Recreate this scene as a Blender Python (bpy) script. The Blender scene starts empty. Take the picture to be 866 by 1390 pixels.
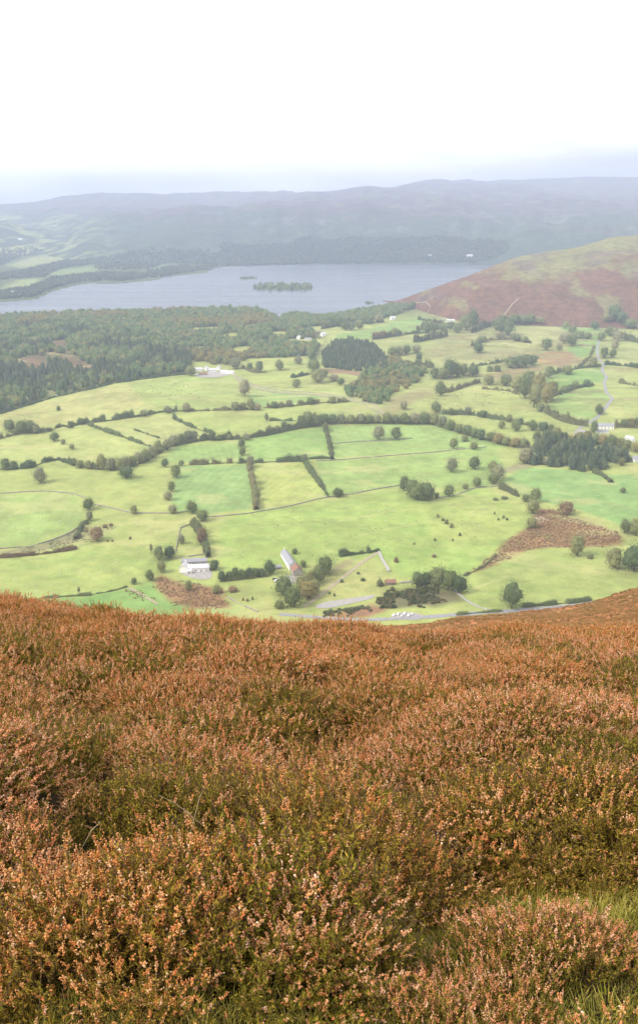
import bpy, math, random
import numpy as np
rng = np.random.default_rng(11)
random.seed(5)
SC = bpy.context.scene
COL = SC.collection
R = math.radians

# ------------------------------------------------------------------ camera numbers
W0, H0, F0 = 866.0, 1390.0, 1263.0
PITCH = R(18.4)
CP, SP = math.cos(PITCH), math.sin(PITCH)
ZC = 331.6

def ray(u, v):
    x = (u-W0/2)/F0; y = -(v-H0/2)/F0
    return x, CP+y*SP, -SP+y*CP

def tandep(v):
    y = -(v-H0/2)/F0
    return (SP-y*CP)/(CP+y*SP)

def sstep(x, a, b):
    t = np.clip((np.asarray(x, float)-a)/(b-a), 0, 1)
    return t*t*(3-2*t)

# ------------------------------------------------------------------ noise
_P = rng.random((256, 256))
def vnoise(x, y):
    x = np.asarray(x, float); y = np.asarray(y, float)
    xi = np.floor(x).astype(np.int64); yi = np.floor(y).astype(np.int64)
    fx = x-xi; fy = y-yi
    fx = fx*fx*fx*(fx*(fx*6-15)+10); fy = fy*fy*fy*(fy*(fy*6-15)+10)
    a = _P[xi & 255, yi & 255]; b = _P[(xi+1) & 255, yi & 255]
    c = _P[xi & 255, (yi+1) & 255]; d = _P[(xi+1) & 255, (yi+1) & 255]
    return (a*(1-fx)+b*fx)*(1-fy)+(c*(1-fx)+d*fx)*fy
def fbm(x, y, oct=4):
    s = 0; a = .5; t = 0
    for k in range(oct):
        s = s+a*vnoise(x*2**k+k*17.3, y*2**k+k*9.1); t += a; a *= .5
    return s/t

# ------------------------------------------------------------------ heights
def h_valley(x, y):
    r = np.hypot(x, y)
    f = 1-sstep(r, 2300, 2950)
    n = (fbm(x/230+3.2, y/230+8.1, 3)-.5)*15
    return n*f

RIDGE = [  # u, list of (distance, v)
 (-400, [(6600, 337), (7600, 318), (8600, 308), (9800, 300), (12500, 280)]),
 (0,   [(6800, 335), (7600, 315), (8500, 307), (9800, 298), (12500, 276)]),
 (60,  [(6500, 339), (7300, 320), (8300, 309), (9800, 294), (12500, 271)]),
 (110, [(5900, 347), (6900, 325), (8300, 300), (9800, 288), (12500, 264)]),
 (160, [(5700, 350), (6700, 324), (7800, 291), (9800, 285), (12500, 262)]),
 (210, [(5600, 353), (6500, 324), (7400, 297), (9800, 283), (12500, 262)]),
 (300, [(5550, 356), (6400, 323), (7200, 288), (9800, 278), (12500, 261)]),
 (370, [(5500, 357), (6300, 322), (7100, 283), (9000, 272), (12500, 262)]),
 (430, [(5500, 357), (6200, 321), (7000, 283), (8600, 268), (10000, 260)]),
 (500, [(5480, 357), (6100, 318), (6900, 282), (8500, 263), (10400, 253)]),
 (560, [(5480, 357), (6050, 317), (7000, 285), (8900, 262), (11300, 246)]),
 (700, [(5480, 357), (6050, 318), (7500, 288), (9800, 264), (13000, 242)]),
 (866, [(5480, 357), (6050, 318), (7500, 289), (9800, 265), (13000, 240)]),
 (1300, [(5480, 357), (6050, 318), (7500, 289), (9800, 265), (13000, 246)]),
]
RU = np.array([q[0] for q in RIDGE], float)
RD = np.array([[p[0] for p in q[1]] for q in RIDGE], float)
RV = np.array([[p[1] for p in q[1]] for q in RIDGE], float)
def uu_far(x, y):
    return W0/2+1323*x/np.maximum(y, 1)
def h_hills(x, y):
    x = np.asarray(x, float); y = np.asarray(y, float)
    r = np.hypot(x, y); u = np.clip(uu_far(x, y), -400, 1300)
    D = [np.interp(u, RU, RD[:, k]) for k in range(5)]
    ca = np.clip(y/np.maximum(r, 1), .3, 1)
    Z = [ZC-D[k]*ca*tandep(np.interp(u, RU, RV[:, k])) for k in range(5)]
    Z[0] = np.zeros_like(Z[0])-3
    z = np.where(r < D[0], -3-(D[0]-r)*.02, 0.0)
    for k in range(4):
        t = (r-D[k])/(D[k+1]-D[k]); m = (t >= 0) & (t < 1)
        z = np.where(m, Z[k]+(Z[k+1]-Z[k])*t, z)
    back = r >= D[4]
    z = np.where(back, Z[4]-(r-D[4])*.12, z)
    rise = sstep(r-D[0], 0, 900)
    z = z+rise*((fbm(x/900+5, y/900+2, 5)-.5)*110+(fbm(x/220, y/220, 4)-.5)*34+(fbm(u/38+3, r/2600, 3)-.5)*95*(1-sstep(r, 8500, 11500)))
    return z

FU = np.array([520, 545, 585, 625, 660, 700, 740, 790, 835, 866, 950, 1100, 1400], float)
FB = np.array([3400, 3280, 3000, 2820, 2760, 2740, 2735, 2735, 2735, 2735, 2720, 2700, 2700], float)
FD = np.array([5, 30, 210, 380, 520, 660, 770, 880, 960, 1000, 1050, 1100, 1100], float)
FT = np.array([412, 407, 393, 380, 367, 352, 343, 335, 322, 320, 312, 306, 320], float)
def h_fell(x, y):
    x = np.asarray(x, float); y = np.asarray(y, float)
    r = np.hypot(x, y); u = np.clip(uu_far(x, y), 520, 1400)
    b = np.interp(u, FU, FB); d = np.interp(u, FU, FD); v = np.interp(u, FU, FT)
    ca = np.clip(y/np.maximum(r, 1), .3, 1); zt = np.maximum(ZC-(b+d)*ca*tandep(v), 1.0)
    s = (r-b)/d
    up = 1-(1-np.clip(s, 0, 1))**1.7
    dn = 1-np.clip((s-1)/1.3, 0, 1)**1.6
    z = zt*np.where(s < 1, up, dn)
    z = np.where((s < 0) | (s > 2.29), -8.0, z)
    z = z+np.clip(s*4, 0, 1)*np.clip(zt/80, 0, 1)*((fbm(x/170+9, y/170, 5)-.5)*20*(1-.6*np.exp(-((s-1)/.25)**2)))
    side = uu_far(x, y)
    return np.where((side < 520) | (y < 100), -8.0, z)

# crest of the near heather slope and of the spur beside it
CRU = np.array([-300, 0, 50, 100, 200, 300, 360, 430, 500, 570, 620, 700, 800, 866, 1200], float)
CRV = np.array([812, 824, 834, 840, 848, 854, 855, 854, 864, 871, 871, 869, 869, 865, 846], float)
SPU = np.array([-400, 300, 430, 580, 620, 700, 760, 800, 866, 950, 1200], float)
SPT = np.array([.53, .52, .478, .474, tandep(840), tandep(834), tandep(827.5), tandep(820), tandep(798), .40, .33], float)
def h_side(x, y):
    x = np.asarray(x, float); y = np.asarray(y, float)
    r = np.maximum(np.hypot(x, y), .05)
    az = np.arctan2(x, y)
    ta = np.tan(np.clip(az, -1.2, 1.2))
    u = W0/2+1155*ta
    ca = np.cos(np.clip(az, -1.0, 1.0))
    a = tandep(np.interp(u, CRU, CRV))*ca+.0175-.2133
    near = 1.6/r+a+.0071*r
    n20 = 1.6/24+a+.0071*24
    sp = np.interp(u, SPU, SPT)*ca
    L = np.log(r)
    k0, k1, k2, k3, k4 = [math.log(q) for q in (24, 70, 170, 470, 800)]
    T = np.where(L < k0, near, 0)
    T1 = .53; T2 = .5*(.53+sp); 
    def seg(T, ka, kb, A, B):
        t = np.clip((L-ka)/(kb-ka), 0, 1); s = t*t*(3-2*t)
        return np.where((L >= ka) & (L < kb), A+(B-A)*s, T)
    T = seg(T, k0, k1, n20, T1); T = seg(T, k1, k2, T1, T2); T = seg(T, k2, k3, T2, sp)
    T = seg(T, k3, k4, sp, .62); T = np.where(L >= k4, .62, T)
    zA = ZC-r*T
    zB = ZC-1.6+.12*np.minimum(r, 90)-np.maximum(r-120, 0)*.52
    w = sstep(np.abs(az), R(50), R(85))
    z = zA*(1-w)+zB*w
    near_w = np.clip(r/2.5, 0, 1)
    z = z+near_w*((fbm(x/1.1+4, y/1.1, 3)-.5)*.46*np.clip(30/np.maximum(r, 30), 0, 1)
        +(fbm(x/4.5, y/4.5+7, 2)-.5)*.32+sstep(r, 60, 200)*(fbm(x/28, y/28, 4)-.5)*5.0)
    return z

def ztop(x, y):
    return np.maximum(np.maximum(h_valley(x, y), h_hills(x, y)), h_fell(x, y))

def hit(u, v):
    """point where the line of sight through a place of the valley meets the terrain"""
    dx, dy, dz = ray(u, v)
    if v > 445:
        z = 0.0
        for _ in range(8):
            t = (z-ZC)/dz
            z = float(h_valley(dx*t, dy*t))
        return dx*t, dy*t, z
    ts = np.linspace(1800, 13000, 2400)
    zz = ztop(dx*ts, dy*ts)-(ZC+dz*ts)
    k = np.argmax(zz > 0)
    if zz[k] <= 0: k = len(ts)-1
    t = ts[k]-(ts[1]-ts[0])*zz[k]/max(zz[k]-zz[k-1], 1e-6) if k else ts[0]
    x, y = dx*t, dy*t
    return x, y, float(ztop(x, y))

def ppm(x, y, z):
    """photo pixels per metre at a point"""
    return F0/math.sqrt(x*x+y*y+(ZC-z)**2)

def polyw(pts):
    return np.array([hit(u, v)[:2] for u, v in pts])

def flatw(pts, z=0.0):
    out = []
    for u, v in pts:
        dx, dy, dz = ray(u, v); t = (z-ZC)/dz
        out.append((dx*t, dy*t))
    return np.array(out)

def inside(X, Y, P):
    res = np.zeros(X.shape, bool)
    n = len(P)
    for i in range(n):
        x1, y1 = P[i]; x2, y2 = P[(i+1) % n]
        if y1 == y2: continue
        c = ((y1 > Y) != (y2 > Y)) & (X < (x2-x1)*(Y-y1)/(y2-y1)+x1)
        res ^= c
    return res

def segdist(X, Y, P, closed=True):
    d = np.full(X.shape, 1e9)
    n = len(P)
    for i in range(n if closed else n-1):
        ax, ay = P[i]; bx, by = P[(i+1) % n]
        vx, vy = bx-ax, by-ay
        L = vx*vx+vy*vy+1e-9
        t = np.clip(((X-ax)*vx+(Y-ay)*vy)/L, 0, 1)
        d = np.minimum(d, np.hypot(X-ax-t*vx, Y-ay-t*vy))
    return d

# ------------------------------------------------------------------ materials
def newmat(name):
    m = bpy.data.materials.new(name); m.use_nodes = True
    nt = m.node_tree; b = nt.nodes['Principled BSDF']
    b.inputs['Roughness'].default_value = .85
    b.inputs['Specular IOR Level'].default_value = .15
    return m, nt, b
def N(nt, t, **kw):
    n = nt.nodes.new(t)
    for k, v in kw.items(): setattr(n, k, v)
    return n
def mixc(nt, fac, a, b, mode='MIX'):
    n = N(nt, 'ShaderNodeMix', data_type='RGBA', blend_type=mode)
    for sock, val in ((n.inputs[0], fac), (n.inputs[6], a), (n.inputs[7], b)):
        if isinstance(val, (int, float)): sock.default_value = val
        elif isinstance(val, (tuple, list)): sock.default_value = tuple(val)+(1,) if len(val) == 3 else val
        else: nt.links.new(val, sock)
    return n.outputs[2]
def noise(nt, scale, detail=4, rough=.6, coord='obj', vec=None):
    n = N(nt, 'ShaderNodeTexNoise'); n.inputs['Scale'].default_value = scale
    n.inputs['Detail'].default_value = detail; n.inputs['Roughness'].default_value = rough
    if vec is None:
        tc = N(nt, 'ShaderNodeTexCoord'); vec = tc.outputs['Object']
    nt.links.new(vec, n.inputs['Vector'])
    return n.outputs['Fac']
def ramp(nt, fac, stops):
    n = N(nt, 'ShaderNodeValToRGB'); e = n.color_ramp.elements
    while len(e) < len(stops): e.new(.5)
    for i, (p, c) in enumerate(stops):
        e[i].position = p; e[i].color = tuple(c)+(1,)
    nt.links.new(fac, n.inputs['Fac']); return n.outputs['Color']
def simple(name, c, var=.25, scale=2.0, rough=.85, spec=.15):
    m, nt, b = newmat(name)
    f = noise(nt, scale)
    lo = tuple(q*(1-var) for q in c); hi = tuple(min(1, q*(1+var)) for q in c)
    nt.links.new(ramp(nt, f, [(.3, lo), (.7, hi)]), b.inputs['Base Color'])
    b.inputs['Roughness'].default_value = rough; b.inputs['Specular IOR Level'].default_value = spec
    return m
def leafmat(name, stops, rnd=True):
    m, nt, b = newmat(name)
    oi = N(nt, 'ShaderNodeObjectInfo')
    f = noise(nt, 5.5, 3)
    ma = N(nt, 'ShaderNodeMath', operation='MULTIPLY_ADD')
    nt.links.new(f, ma.inputs[0]); ma.inputs[1].default_value = .55
    mb = N(nt, 'ShaderNodeMath', operation='MULTIPLY_ADD')
    nt.links.new(oi.outputs['Random'], mb.inputs[0]); mb.inputs[1].default_value = .75; mb.inputs[2].default_value = -.15
    nt.links.new(mb.outputs[0], ma.inputs[2])
    c = ramp(nt, ma.outputs[0], stops)
    nt.links.new(c, b.inputs['Base Color'])
    b.inputs['Roughness'].default_value = .7
    tr = N(nt, 'ShaderNodeBsdfTranslucent'); nt.links.new(c, tr.inputs['Color'])
    mx = N(nt, 'ShaderNodeMixShader'); mx.inputs[0].default_value = .38
    nt.links.new(b.outputs[0], mx.inputs[1]); nt.links.new(tr.outputs[0], mx.inputs[2])
    nt.links.new(mx.outputs[0], nt.nodes['Material Output'].inputs['Surface'])
    return m

M = {}
M['green'] = leafmat('leaves_green', [(.1, (.12, .16, .05)), (.5, (.195, .235, .08)), (.9, (.28, .285, .11))])
M['dark'] = leafmat('leaves_dark', [(.1, (.085, .135, .055)), (.5, (.145, .195, .075)), (.9, (.21, .245, .095))])
M['pale'] = leafmat('leaves_pale', [(.1, (.20, .22, .11)), (.5, (.28, .285, .145)), (.9, (.35, .32, .17))])
M['autumn'] = leafmat('leaves_autumn', [(.1, (.17, .18, .06)), (.4, (.27, .25, .09)), (.7, (.33, .27, .09)), (.95, (.23, .24, .085))])
M['brown'] = leafmat('leaves_brown', [(.1, (.17, .13, .065)), (.5, (.24, .175, .085)), (.9, (.30, .22, .115))])
M['wood'] = leafmat('leaves_wood', [(.02, (.085, .145, .055)), (.35, (.155, .235, .085)), (.62, (.23, .29, .10)), (.85, (.30, .28, .10)), (.97, (.23, .28, .09))])
M['farwood'] = leafmat('leaves_far_wood', [(.1, (.065, .10, .055)), (.5, (.105, .145, .075)), (.9, (.16, .18, .09))])
M['conifer'] = leafmat('needles', [(.05, (.07, .12, .06)), (.5, (.12, .17, .08)), (.95, (.21, .235, .115))])
M['hedge'] = leafmat('leaves_hedge', [(.1, (.12, .15, .06)), (.5, (.195, .215, .088)), (.85, (.28, .255, .115))])
M['gorse'] = leafmat('leaves_gorse', [(.1, (.05, .08, .026)), (.5, (.10, .12, .04)), (.8, (.16, .14, .055)), (.97, (.26, .15, .06))])
M['bracken'] = leafmat('fronds_bracken', [(.1, (.17, .105, .05)), (.5, (.26, .16, .08)), (.9, (.36, .25, .13))])
M['bark'] = simple('bark', (.075, .06, .045), .4, 6)
M['stone'] = simple('stone', (.29, .265, .22), .5, 1.2)
M['palestone'] = simple('pale_stone', (.36, .34, .31), .4, 1.0)
M['render'] = simple('white_render', (.80, .79, .76), .06, .8)
M['slate'] = simple('slate', (.27, .27, .29), .22, 1.5, .6, .4)
M['paleroof'] = simple('pale_sheet_roof', (.50, .49, .50), .14, .6, .5, .4)
M['redroof'] = simple('red_tiles', (.26, .14, .10), .25, 1.5)
M['glass'] = simple('window_glass', (.03, .035, .045), .2, 1, .1, .5)
M['doorpaint'] = simple('door_paint', (.08, .10, .09), .2, 2, .5, .4)
M['tarmac'] = simple('tarmac', (.25, .245, .245), .14, .4)
M['gravel'] = simple('gravel', (.31, .29, .265), .2, .5)
M['trackdirt'] = simple('track_dirt', (.31, .265, .17), .25, .4)
M['wool'] = simple('wool', (.72, .69, .62), .1, 3)
M['carwhite'] = simple('white_car_paint', (.80, .80, .80), .03, 1, .25, .5)
M['carsilver'] = simple('silver_car_paint', (.48, .49, .51), .05, 1, .3, .5)
M['cardark'] = simple('dark_car_paint', (.03, .035, .05), .1, 1, .25, .5)
M['rubber'] = simple('rubber', (.02, .02, .02), .2, 3)

# ------------------------------------------------------------------ mesh helpers
def tag(o, label=None, cat=None, group=None, kind=None):
    if label: o['label'] = label
    if cat: o['category'] = cat
    if group: o['group'] = group
    if kind: o['kind'] = kind
    return o
def np_mesh(name, V, faces, mats=(), midx=None, smooth=False, attr=None):
    """V (n,3); faces: list of (m,k) int arrays"""
    me = bpy.data.meshes.new(name)
    V = np.asarray(V, np.float32)
    me.vertices.add(len(V)); me.vertices.foreach_set('co', V.ravel())
    loops = np.concatenate([f.ravel() for f in faces]).astype(np.int32)
    tot = np.concatenate([np.full(len(f), f.shape[1], np.int32) for f in faces])
    st = np.concatenate([[0], np.cumsum(tot)[:-1]]).astype(np.int32)
    me.loops.add(len(loops)); me.loops.foreach_set('vertex_index', loops)
    me.polygons.add(len(tot)); me.polygons.foreach_set('loop_start', st)
    try: me.polygons.foreach_set('loop_total', tot)
    except Exception: pass
    for m in mats: me.materials.append(m)
    if midx is not None: me.polygons.foreach_set('material_index', np.asarray(midx, np.int32))
    me.polygons.foreach_set('use_smooth', np.full(len(tot), bool(smooth)))
    if attr is not None:
        for k, a in attr.items():
            if a.ndim == 2:
                at = me.attributes.new(k, 'FLOAT_COLOR', 'POINT')
                at.data.foreach_set('color', np.concatenate([a, np.ones((len(a), 1))], 1).astype(np.float32).ravel())
            else:
                at = me.attributes.new(k, 'FLOAT', 'POINT'); at.data.foreach_set('value', a.astype(np.float32))
    me.update(calc_edges=True); me.validate()
    return me
def link(name, me, parent=None, loc=None):
    o = bpy.data.objects.new(name, me); COL.objects.link(o)
    if parent is not None: o.parent = parent
    if loc is not None: o.location = loc
    return o
def empty(name, loc, rz=0.0):
    o = bpy.data.objects.new(name, None); COL.objects.link(o)
    o.location = loc; o.rotation_euler = (0, 0, rz); o.empty_display_size = .5
    return o

class MB:
    def __init__(s): s.v = []; s.f = []; s.m = []
    def add(s, v, f, m=0):
        k = len(s.v); s.v += [tuple(q) for q in v]
        s.f += [tuple(i+k for i in q) for q in f]; s.m += [m]*len(f)
    def box(s, x0, x1, y0, y1, z0, z1, m=0):
        s.add([(x0, y0, z0), (x1, y0, z0), (x1, y1, z0), (x0, y1, z0), (x0, y0, z1), (x1, y0, z1), (x1, y1, z1), (x0, y1, z1)],
              [(0, 3, 2, 1), (4, 5, 6, 7), (0, 1, 5, 4), (1, 2, 6, 5), (2, 3, 7, 6), (3, 0, 4, 7)], m)
    def tube(s, pts, rad, n=5, m=0):
        pts = [np.array(p, float) for p in pts]; V = []; Fc = []
        for i, p in enumerate(pts):
            d = pts[min(i+1, len(pts)-1)]-pts[max(i-1, 0)]; d /= np.linalg.norm(d)+1e-9
            a = np.cross(d, (0, 0, 1) if abs(d[2]) < .9 else (1, 0, 0)); a /= np.linalg.norm(a); b = np.cross(d, a)
            for k in range(n):
                t = 2*math.pi*k/n; V.append(p+rad[i]*(a*math.cos(t)+b*math.sin(t)))
        for i in range(len(pts)-1):
            for k in range(n):
                Fc.append((i*n+k, i*n+(k+1) % n, (i+1)*n+(k+1) % n, (i+1)*n+k))
        Fc.append(tuple(range(n))[::-1]); Fc.append(tuple((len(pts)-1)*n+k for k in range(n)))
        s.add(V, Fc, m)
    def mesh(s, name, mats, smooth=False):
        me = bpy.data.meshes.new(name); me.from_pydata(s.v, [], s.f)
        for m in mats: me.materials.append(m)
        me.polygons.foreach_set('material_index', s.m)
        me.polygons.foreach_set('use_smooth', [smooth]*len(s.f)); me.update()
        return me

def quads(C, Nrm, size, asp=1.0, rg=rng):
    """leaf quads at centres C facing roughly along Nrm"""
    n = len(C)
    Nrm = Nrm/np.maximum(np.linalg.norm(Nrm, axis=1, keepdims=True), 1e-6)
    t = rg.normal(size=(n, 3)); a = np.cross(Nrm, t); a /= np.linalg.norm(a, axis=1, keepdims=True)+1e-9
    b = np.cross(Nrm, a)
    s = np.asarray(size).reshape(-1, 1)*np.ones((n, 1))
    V = np.stack([C-a*s-b*s*asp*.3, C+b*s*asp*-1+a*s*.2, C+a*s+b*s*asp*.2, C+b*s*asp-a*s*.1], 1).reshape(-1, 3)
    return V, np.arange(4*n).reshape(n, 4)

ICO_V = None
def ico(sub=1):
    import bmesh
    bm = bmesh.new(); bmesh.ops.create_icosphere(bm, subdivisions=sub, radius=1)
    V = np.array([v.co[:] for v in bm.verts]); Fc = np.array([[v.index for v in f.verts] for f in bm.faces]); bm.free()
    return V, Fc
ICO1 = ico(2)

# ------------------------------------------------------------------ tree kinds (height 1, crown about .9 wide)
ICO3 = ico(3)
def crown_broad(seed, base=.1, nl=900, lobes=26, leaf=.03, wide=.45, rough=.2):
    """a lumpy dome of leaves: many boughs swell out of it, with dips and gaps between them"""
    rg = np.random.default_rng(seed)
    cd = rg.normal(size=(lobes, 3)); cd /= np.linalg.norm(cd, axis=1, keepdims=True)
    am = rg.uniform(-.8, 1.0, lobes)*rough; wd = rg.uniform(.05, .16, lobes)
    skew = rg.uniform(-.07, .07, 2); cz = base+(1-base)*.44
    def shape(d):
        r = np.ones(len(d))
        for c, a, w in zip(cd, am, wd): r = r+a*np.exp((d@c-1)/w)
        up = np.where(d[:, 2] > 0, (1-cz), (cz-base))[:, None]
        k = np.concatenate([np.full((len(d), 2), wide), up], 1)
        p = d*k*r[:, None]
        p[:, :2] *= (1+.16*np.clip(-d[:, 2], 0, 1))[:, None]
        p[:, :2] += skew*(p[:, 2:3]+.4)
        p[:, 2] += cz
        return p
    d = rg.normal(size=(nl, 3)); d /= np.linalg.norm(d, axis=1, keepdims=True)
    q = rg.uniform(.62, 1.14, nl)**.9
    c0 = np.array([0, 0, cz]); P = c0+(shape(d)-c0)*q[:, None]
    gap = fbm(d[:, 0]*2.6+seed, d[:, 1]*2.6+d[:, 2]*1.7, 3) > .42
    P, d = P[gap], d[gap]; n = len(P)
    V, Fq = quads(P, d*.7+np.array([0, 0, .55])+rg.normal(size=(n, 3))*.45, leaf*rg.uniform(.6, 1.5, n), .75, rg)
    cv = c0+(shape(ICO3[0])-c0)*(.68+.05*rg.normal(size=(len(ICO3[0]), 1)))
    return np.concatenate([V, cv]), [Fq, ICO3[1]+len(V)]
def crown_multi(seed, base, nl, heads, leaf, wide):
    rg = np.random.default_rng(seed+900); Vs = []; Q = []; T = []; k = 0
    for i in range(heads):
        f = 1.0 if i == 0 else rg.uniform(.55, .9); a = rg.uniform(0, 6.28); o = 0.0 if i == 0 else rg.uniform(.5, .8)*wide
        V, (q, t) = crown_broad(seed*7+i, base, int(nl*f*f/1.6), 18, leaf/f, wide*.86, .42)
        V = V*np.array([f*.8, f*.8, f])+np.array([math.cos(a)*o, math.sin(a)*o, 0]); Vs.append(V); Q.append(q+k); T.append(t+k); k += len(V)
    return np.concatenate(Vs), [np.concatenate(Q), np.concatenate(T)]
def trunk_broad(seed, base=.16):
    rg = np.random.default_rng(seed+100); mb = MB()
    mb.tube([(0, 0, -.06), (.005, 0, .05), (.01, .01, .3), (0, 0, .6)], [.034, .026, .02, .008], 7)
    for k in range(6):
        a = rg.uniform(0, 6.28); h = rg.uniform(base, .4); l = rg.uniform(.15, .27)
        mb.tube([(0, 0, h), (math.cos(a)*l*.5, math.sin(a)*l*.5, h+.1), (math.cos(a)*l, math.sin(a)*l, h+.26)], [.013, .009, .004], 5)
    return mb.mesh('trunk', [M['bark']], True)
def crown_conifer(seed, nl=520):
    rg = np.random.default_rng(seed)
    z = 1-rg.uniform(0, 1, nl)**.62*.9
    tier = (np.floor(z*11)+rg.uniform(.1, .75, nl))/11; z = .35*z+.65*tier
    a = rg.uniform(0, 6.28, nl); rr = np.maximum(1.02-z, 0)**.72*.215*rg.uniform(.45, 1.15, nl)*(1+.2*np.sin(a*5+z*30))
    P = np.stack([np.cos(a)*rr, np.sin(a)*rr, z], 1)
    d = np.stack([np.cos(a)*.8, np.sin(a)*.8, np.full(nl, .8)], 1)
    V, Fq = quads(P, d+rg.normal(size=(nl, 3))*.3, .028*rg.uniform(.7, 1.4, nl)*(1.3-z*.7), 1.2, rg)
    cv = []; cf = []; n = 8
    for i, (zz, r) in enumerate([(.1, .15), (.4, .115), (.7, .07), (.95, .01)]):
        for k in range(n): cv.append((math.cos(k*6.283/n)*r, math.sin(k*6.283/n)*r, zz))
    for i in range(3):
        for k in range(n): cf.append((i*n+k, i*n+(k+1) % n, (i+1)*n+(k+1) % n, (i+1)*n+k))
    return np.concatenate([V, np.array(cv)]), [np.concatenate([Fq, np.array(cf)+len(V)])]
def trunk_conifer():
    mb = MB(); mb.tube([(0, 0, -.06), (0, 0, .1), (0, 0, .9)], [.02, .016, .003], 6)
    return mb.mesh('trunk', [M['bark']], True)

KIND = {}
def kinds():
    T = []
    for s, (base, wide, lobes) in enumerate([(.06, .45, 24), (.02, .49, 30), (.12, .43, 22), (.0, .46, 26), (.08, .50, 34), (.03, .40, 20), (.1, .47, 18)]):
        if s in (1, 3, 4, 6): V, Fc = crown_multi(20+s, base, 1900, 2+s % 3, .024, wide)
        else: V, Fc = crown_broad(20+s, base, 1600, lobes, .024, wide, .46)
        T.append((np_mesh('crown', V, Fc, [M['green']]), trunk_broad(20+s, base)))
    KIND['broad'] = T
    V, Fc = crown_broad(77, .17, 3800, 60, .016, .53, .27)
    KIND['oak'] = [(np_mesh('crown', V, Fc, [M['dark']]), trunk_broad(77, .2))]
    T = []
    for s in range(3):
        V, Fc = crown_conifer(50+s); T.append((np_mesh('crown', V, Fc, [M['conifer']]), trunk_conifer()))
    KIND['conifer'] = T
    T = []
    for s in range(2):
        V, Fc = crown_broad(90+s, .25, 520, 14, .022, .3, .35); T.append((np_mesh('crown', V, Fc, [M['pale']]), trunk_broad(90+s, .3)))
    KIND['thin'] = T
    T = []
    for s in range(3):
        V, Fc = crown_broad(120+s, -.25, 420, 14, .05, .55, .3); T.append((np_mesh('foliage', V, Fc, [M['hedge']]), None))
    KIND['bush'] = T
kinds()

ORD = ['leftmost', 'second from left', 'third from left', 'fourth from left', 'fifth from left', 'sixth from left', 'seventh from left',
       'eighth from left', 'ninth from left', 'tenth from left', 'eleventh from left', 'twelfth from left', 'thirteenth from left', 'fourteenth from left']
NUM = ['', 'one', 'two', 'three', 'four', 'five', 'six', 'seven', 'eight', 'nine', 'ten', 'eleven', 'twelve', 'thirteen', 'fourteen']
_nt = 0
def plant(u, v, hpx, wpx=None, leaf='green', kind='broad'):
    """one tree or bush standing where it is in the valley; sizes in photo pixels turned into metres"""
    global _nt
    _nt += 1
    x, y, z = hit(u, v); s = ppm(x, y, z)
    D = math.sqrt(x*x+y*y+(ZC-z)**2); cosd = math.hypot(x, y)/D
    fk = 1.16 if v < 545 else 1.0
    h = hpx*1.06*fk/s/cosd; w = (wpx if wpx else hpx*.95)*1.06*fk/s
    protos = KIND[kind]; cm, tm = protos[_nt*7 % len(protos)]
    wide = {'broad': .97, 'oak': 1.2, 'conifer': .5, 'thin': .75, 'bush': 1.3}[kind]
    sx = w/wide; rg = random.Random(_nt)
    if kind == 'bush':
        o = bpy.data.objects.new('bush', cm); COL.objects.link(o); root = o
        crown = o
    else:
        root = empty('conifer_tree' if kind == 'conifer' else 'tree', (0, 0, 0))
        crown = link('crown', cm, root); link('trunk', tm, root)
    root.location = (x, y, z); q = rg.uniform(.9, 1.16); root.scale = (sx*q*rg.uniform(.92, 1.15), sx*q*rg.uniform(.92, 1.1), h*rg.uniform(.92, 1.12)); root.rotation_euler = (0, 0, rg.uniform(0, 6.28))
    crown.material_slots[0].link = 'OBJECT'; crown.material_slots[0].material = M[leaf]
    return root
def clump(desc, items, cat='tree', group=None, leaf='green', kind='broad', same=False):
    """items: (u, v, h[, w[, leaf]]) ; each gets a label of its own by its place in the row"""
    items = sorted(items, key=lambda q: q[0]); n = len(items)
    for i, it in enumerate(items):
        o = plant(it[0], it[1], it[2], it[3] if len(it) > 3 else None, it[4] if len(it) > 4 else leaf, kind)
        if n == 1: lab = desc
        elif same: lab = desc
        elif n == 2: lab = ('left one of two ', 'right one of two ')[i]+desc
        else: lab = (ORD[i] if i < n-1 else 'rightmost')+' of '+NUM[n]+' '+desc
        tag(o, lab, cat, group if (group and n > 1) else (desc if n > 1 else None))

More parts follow.
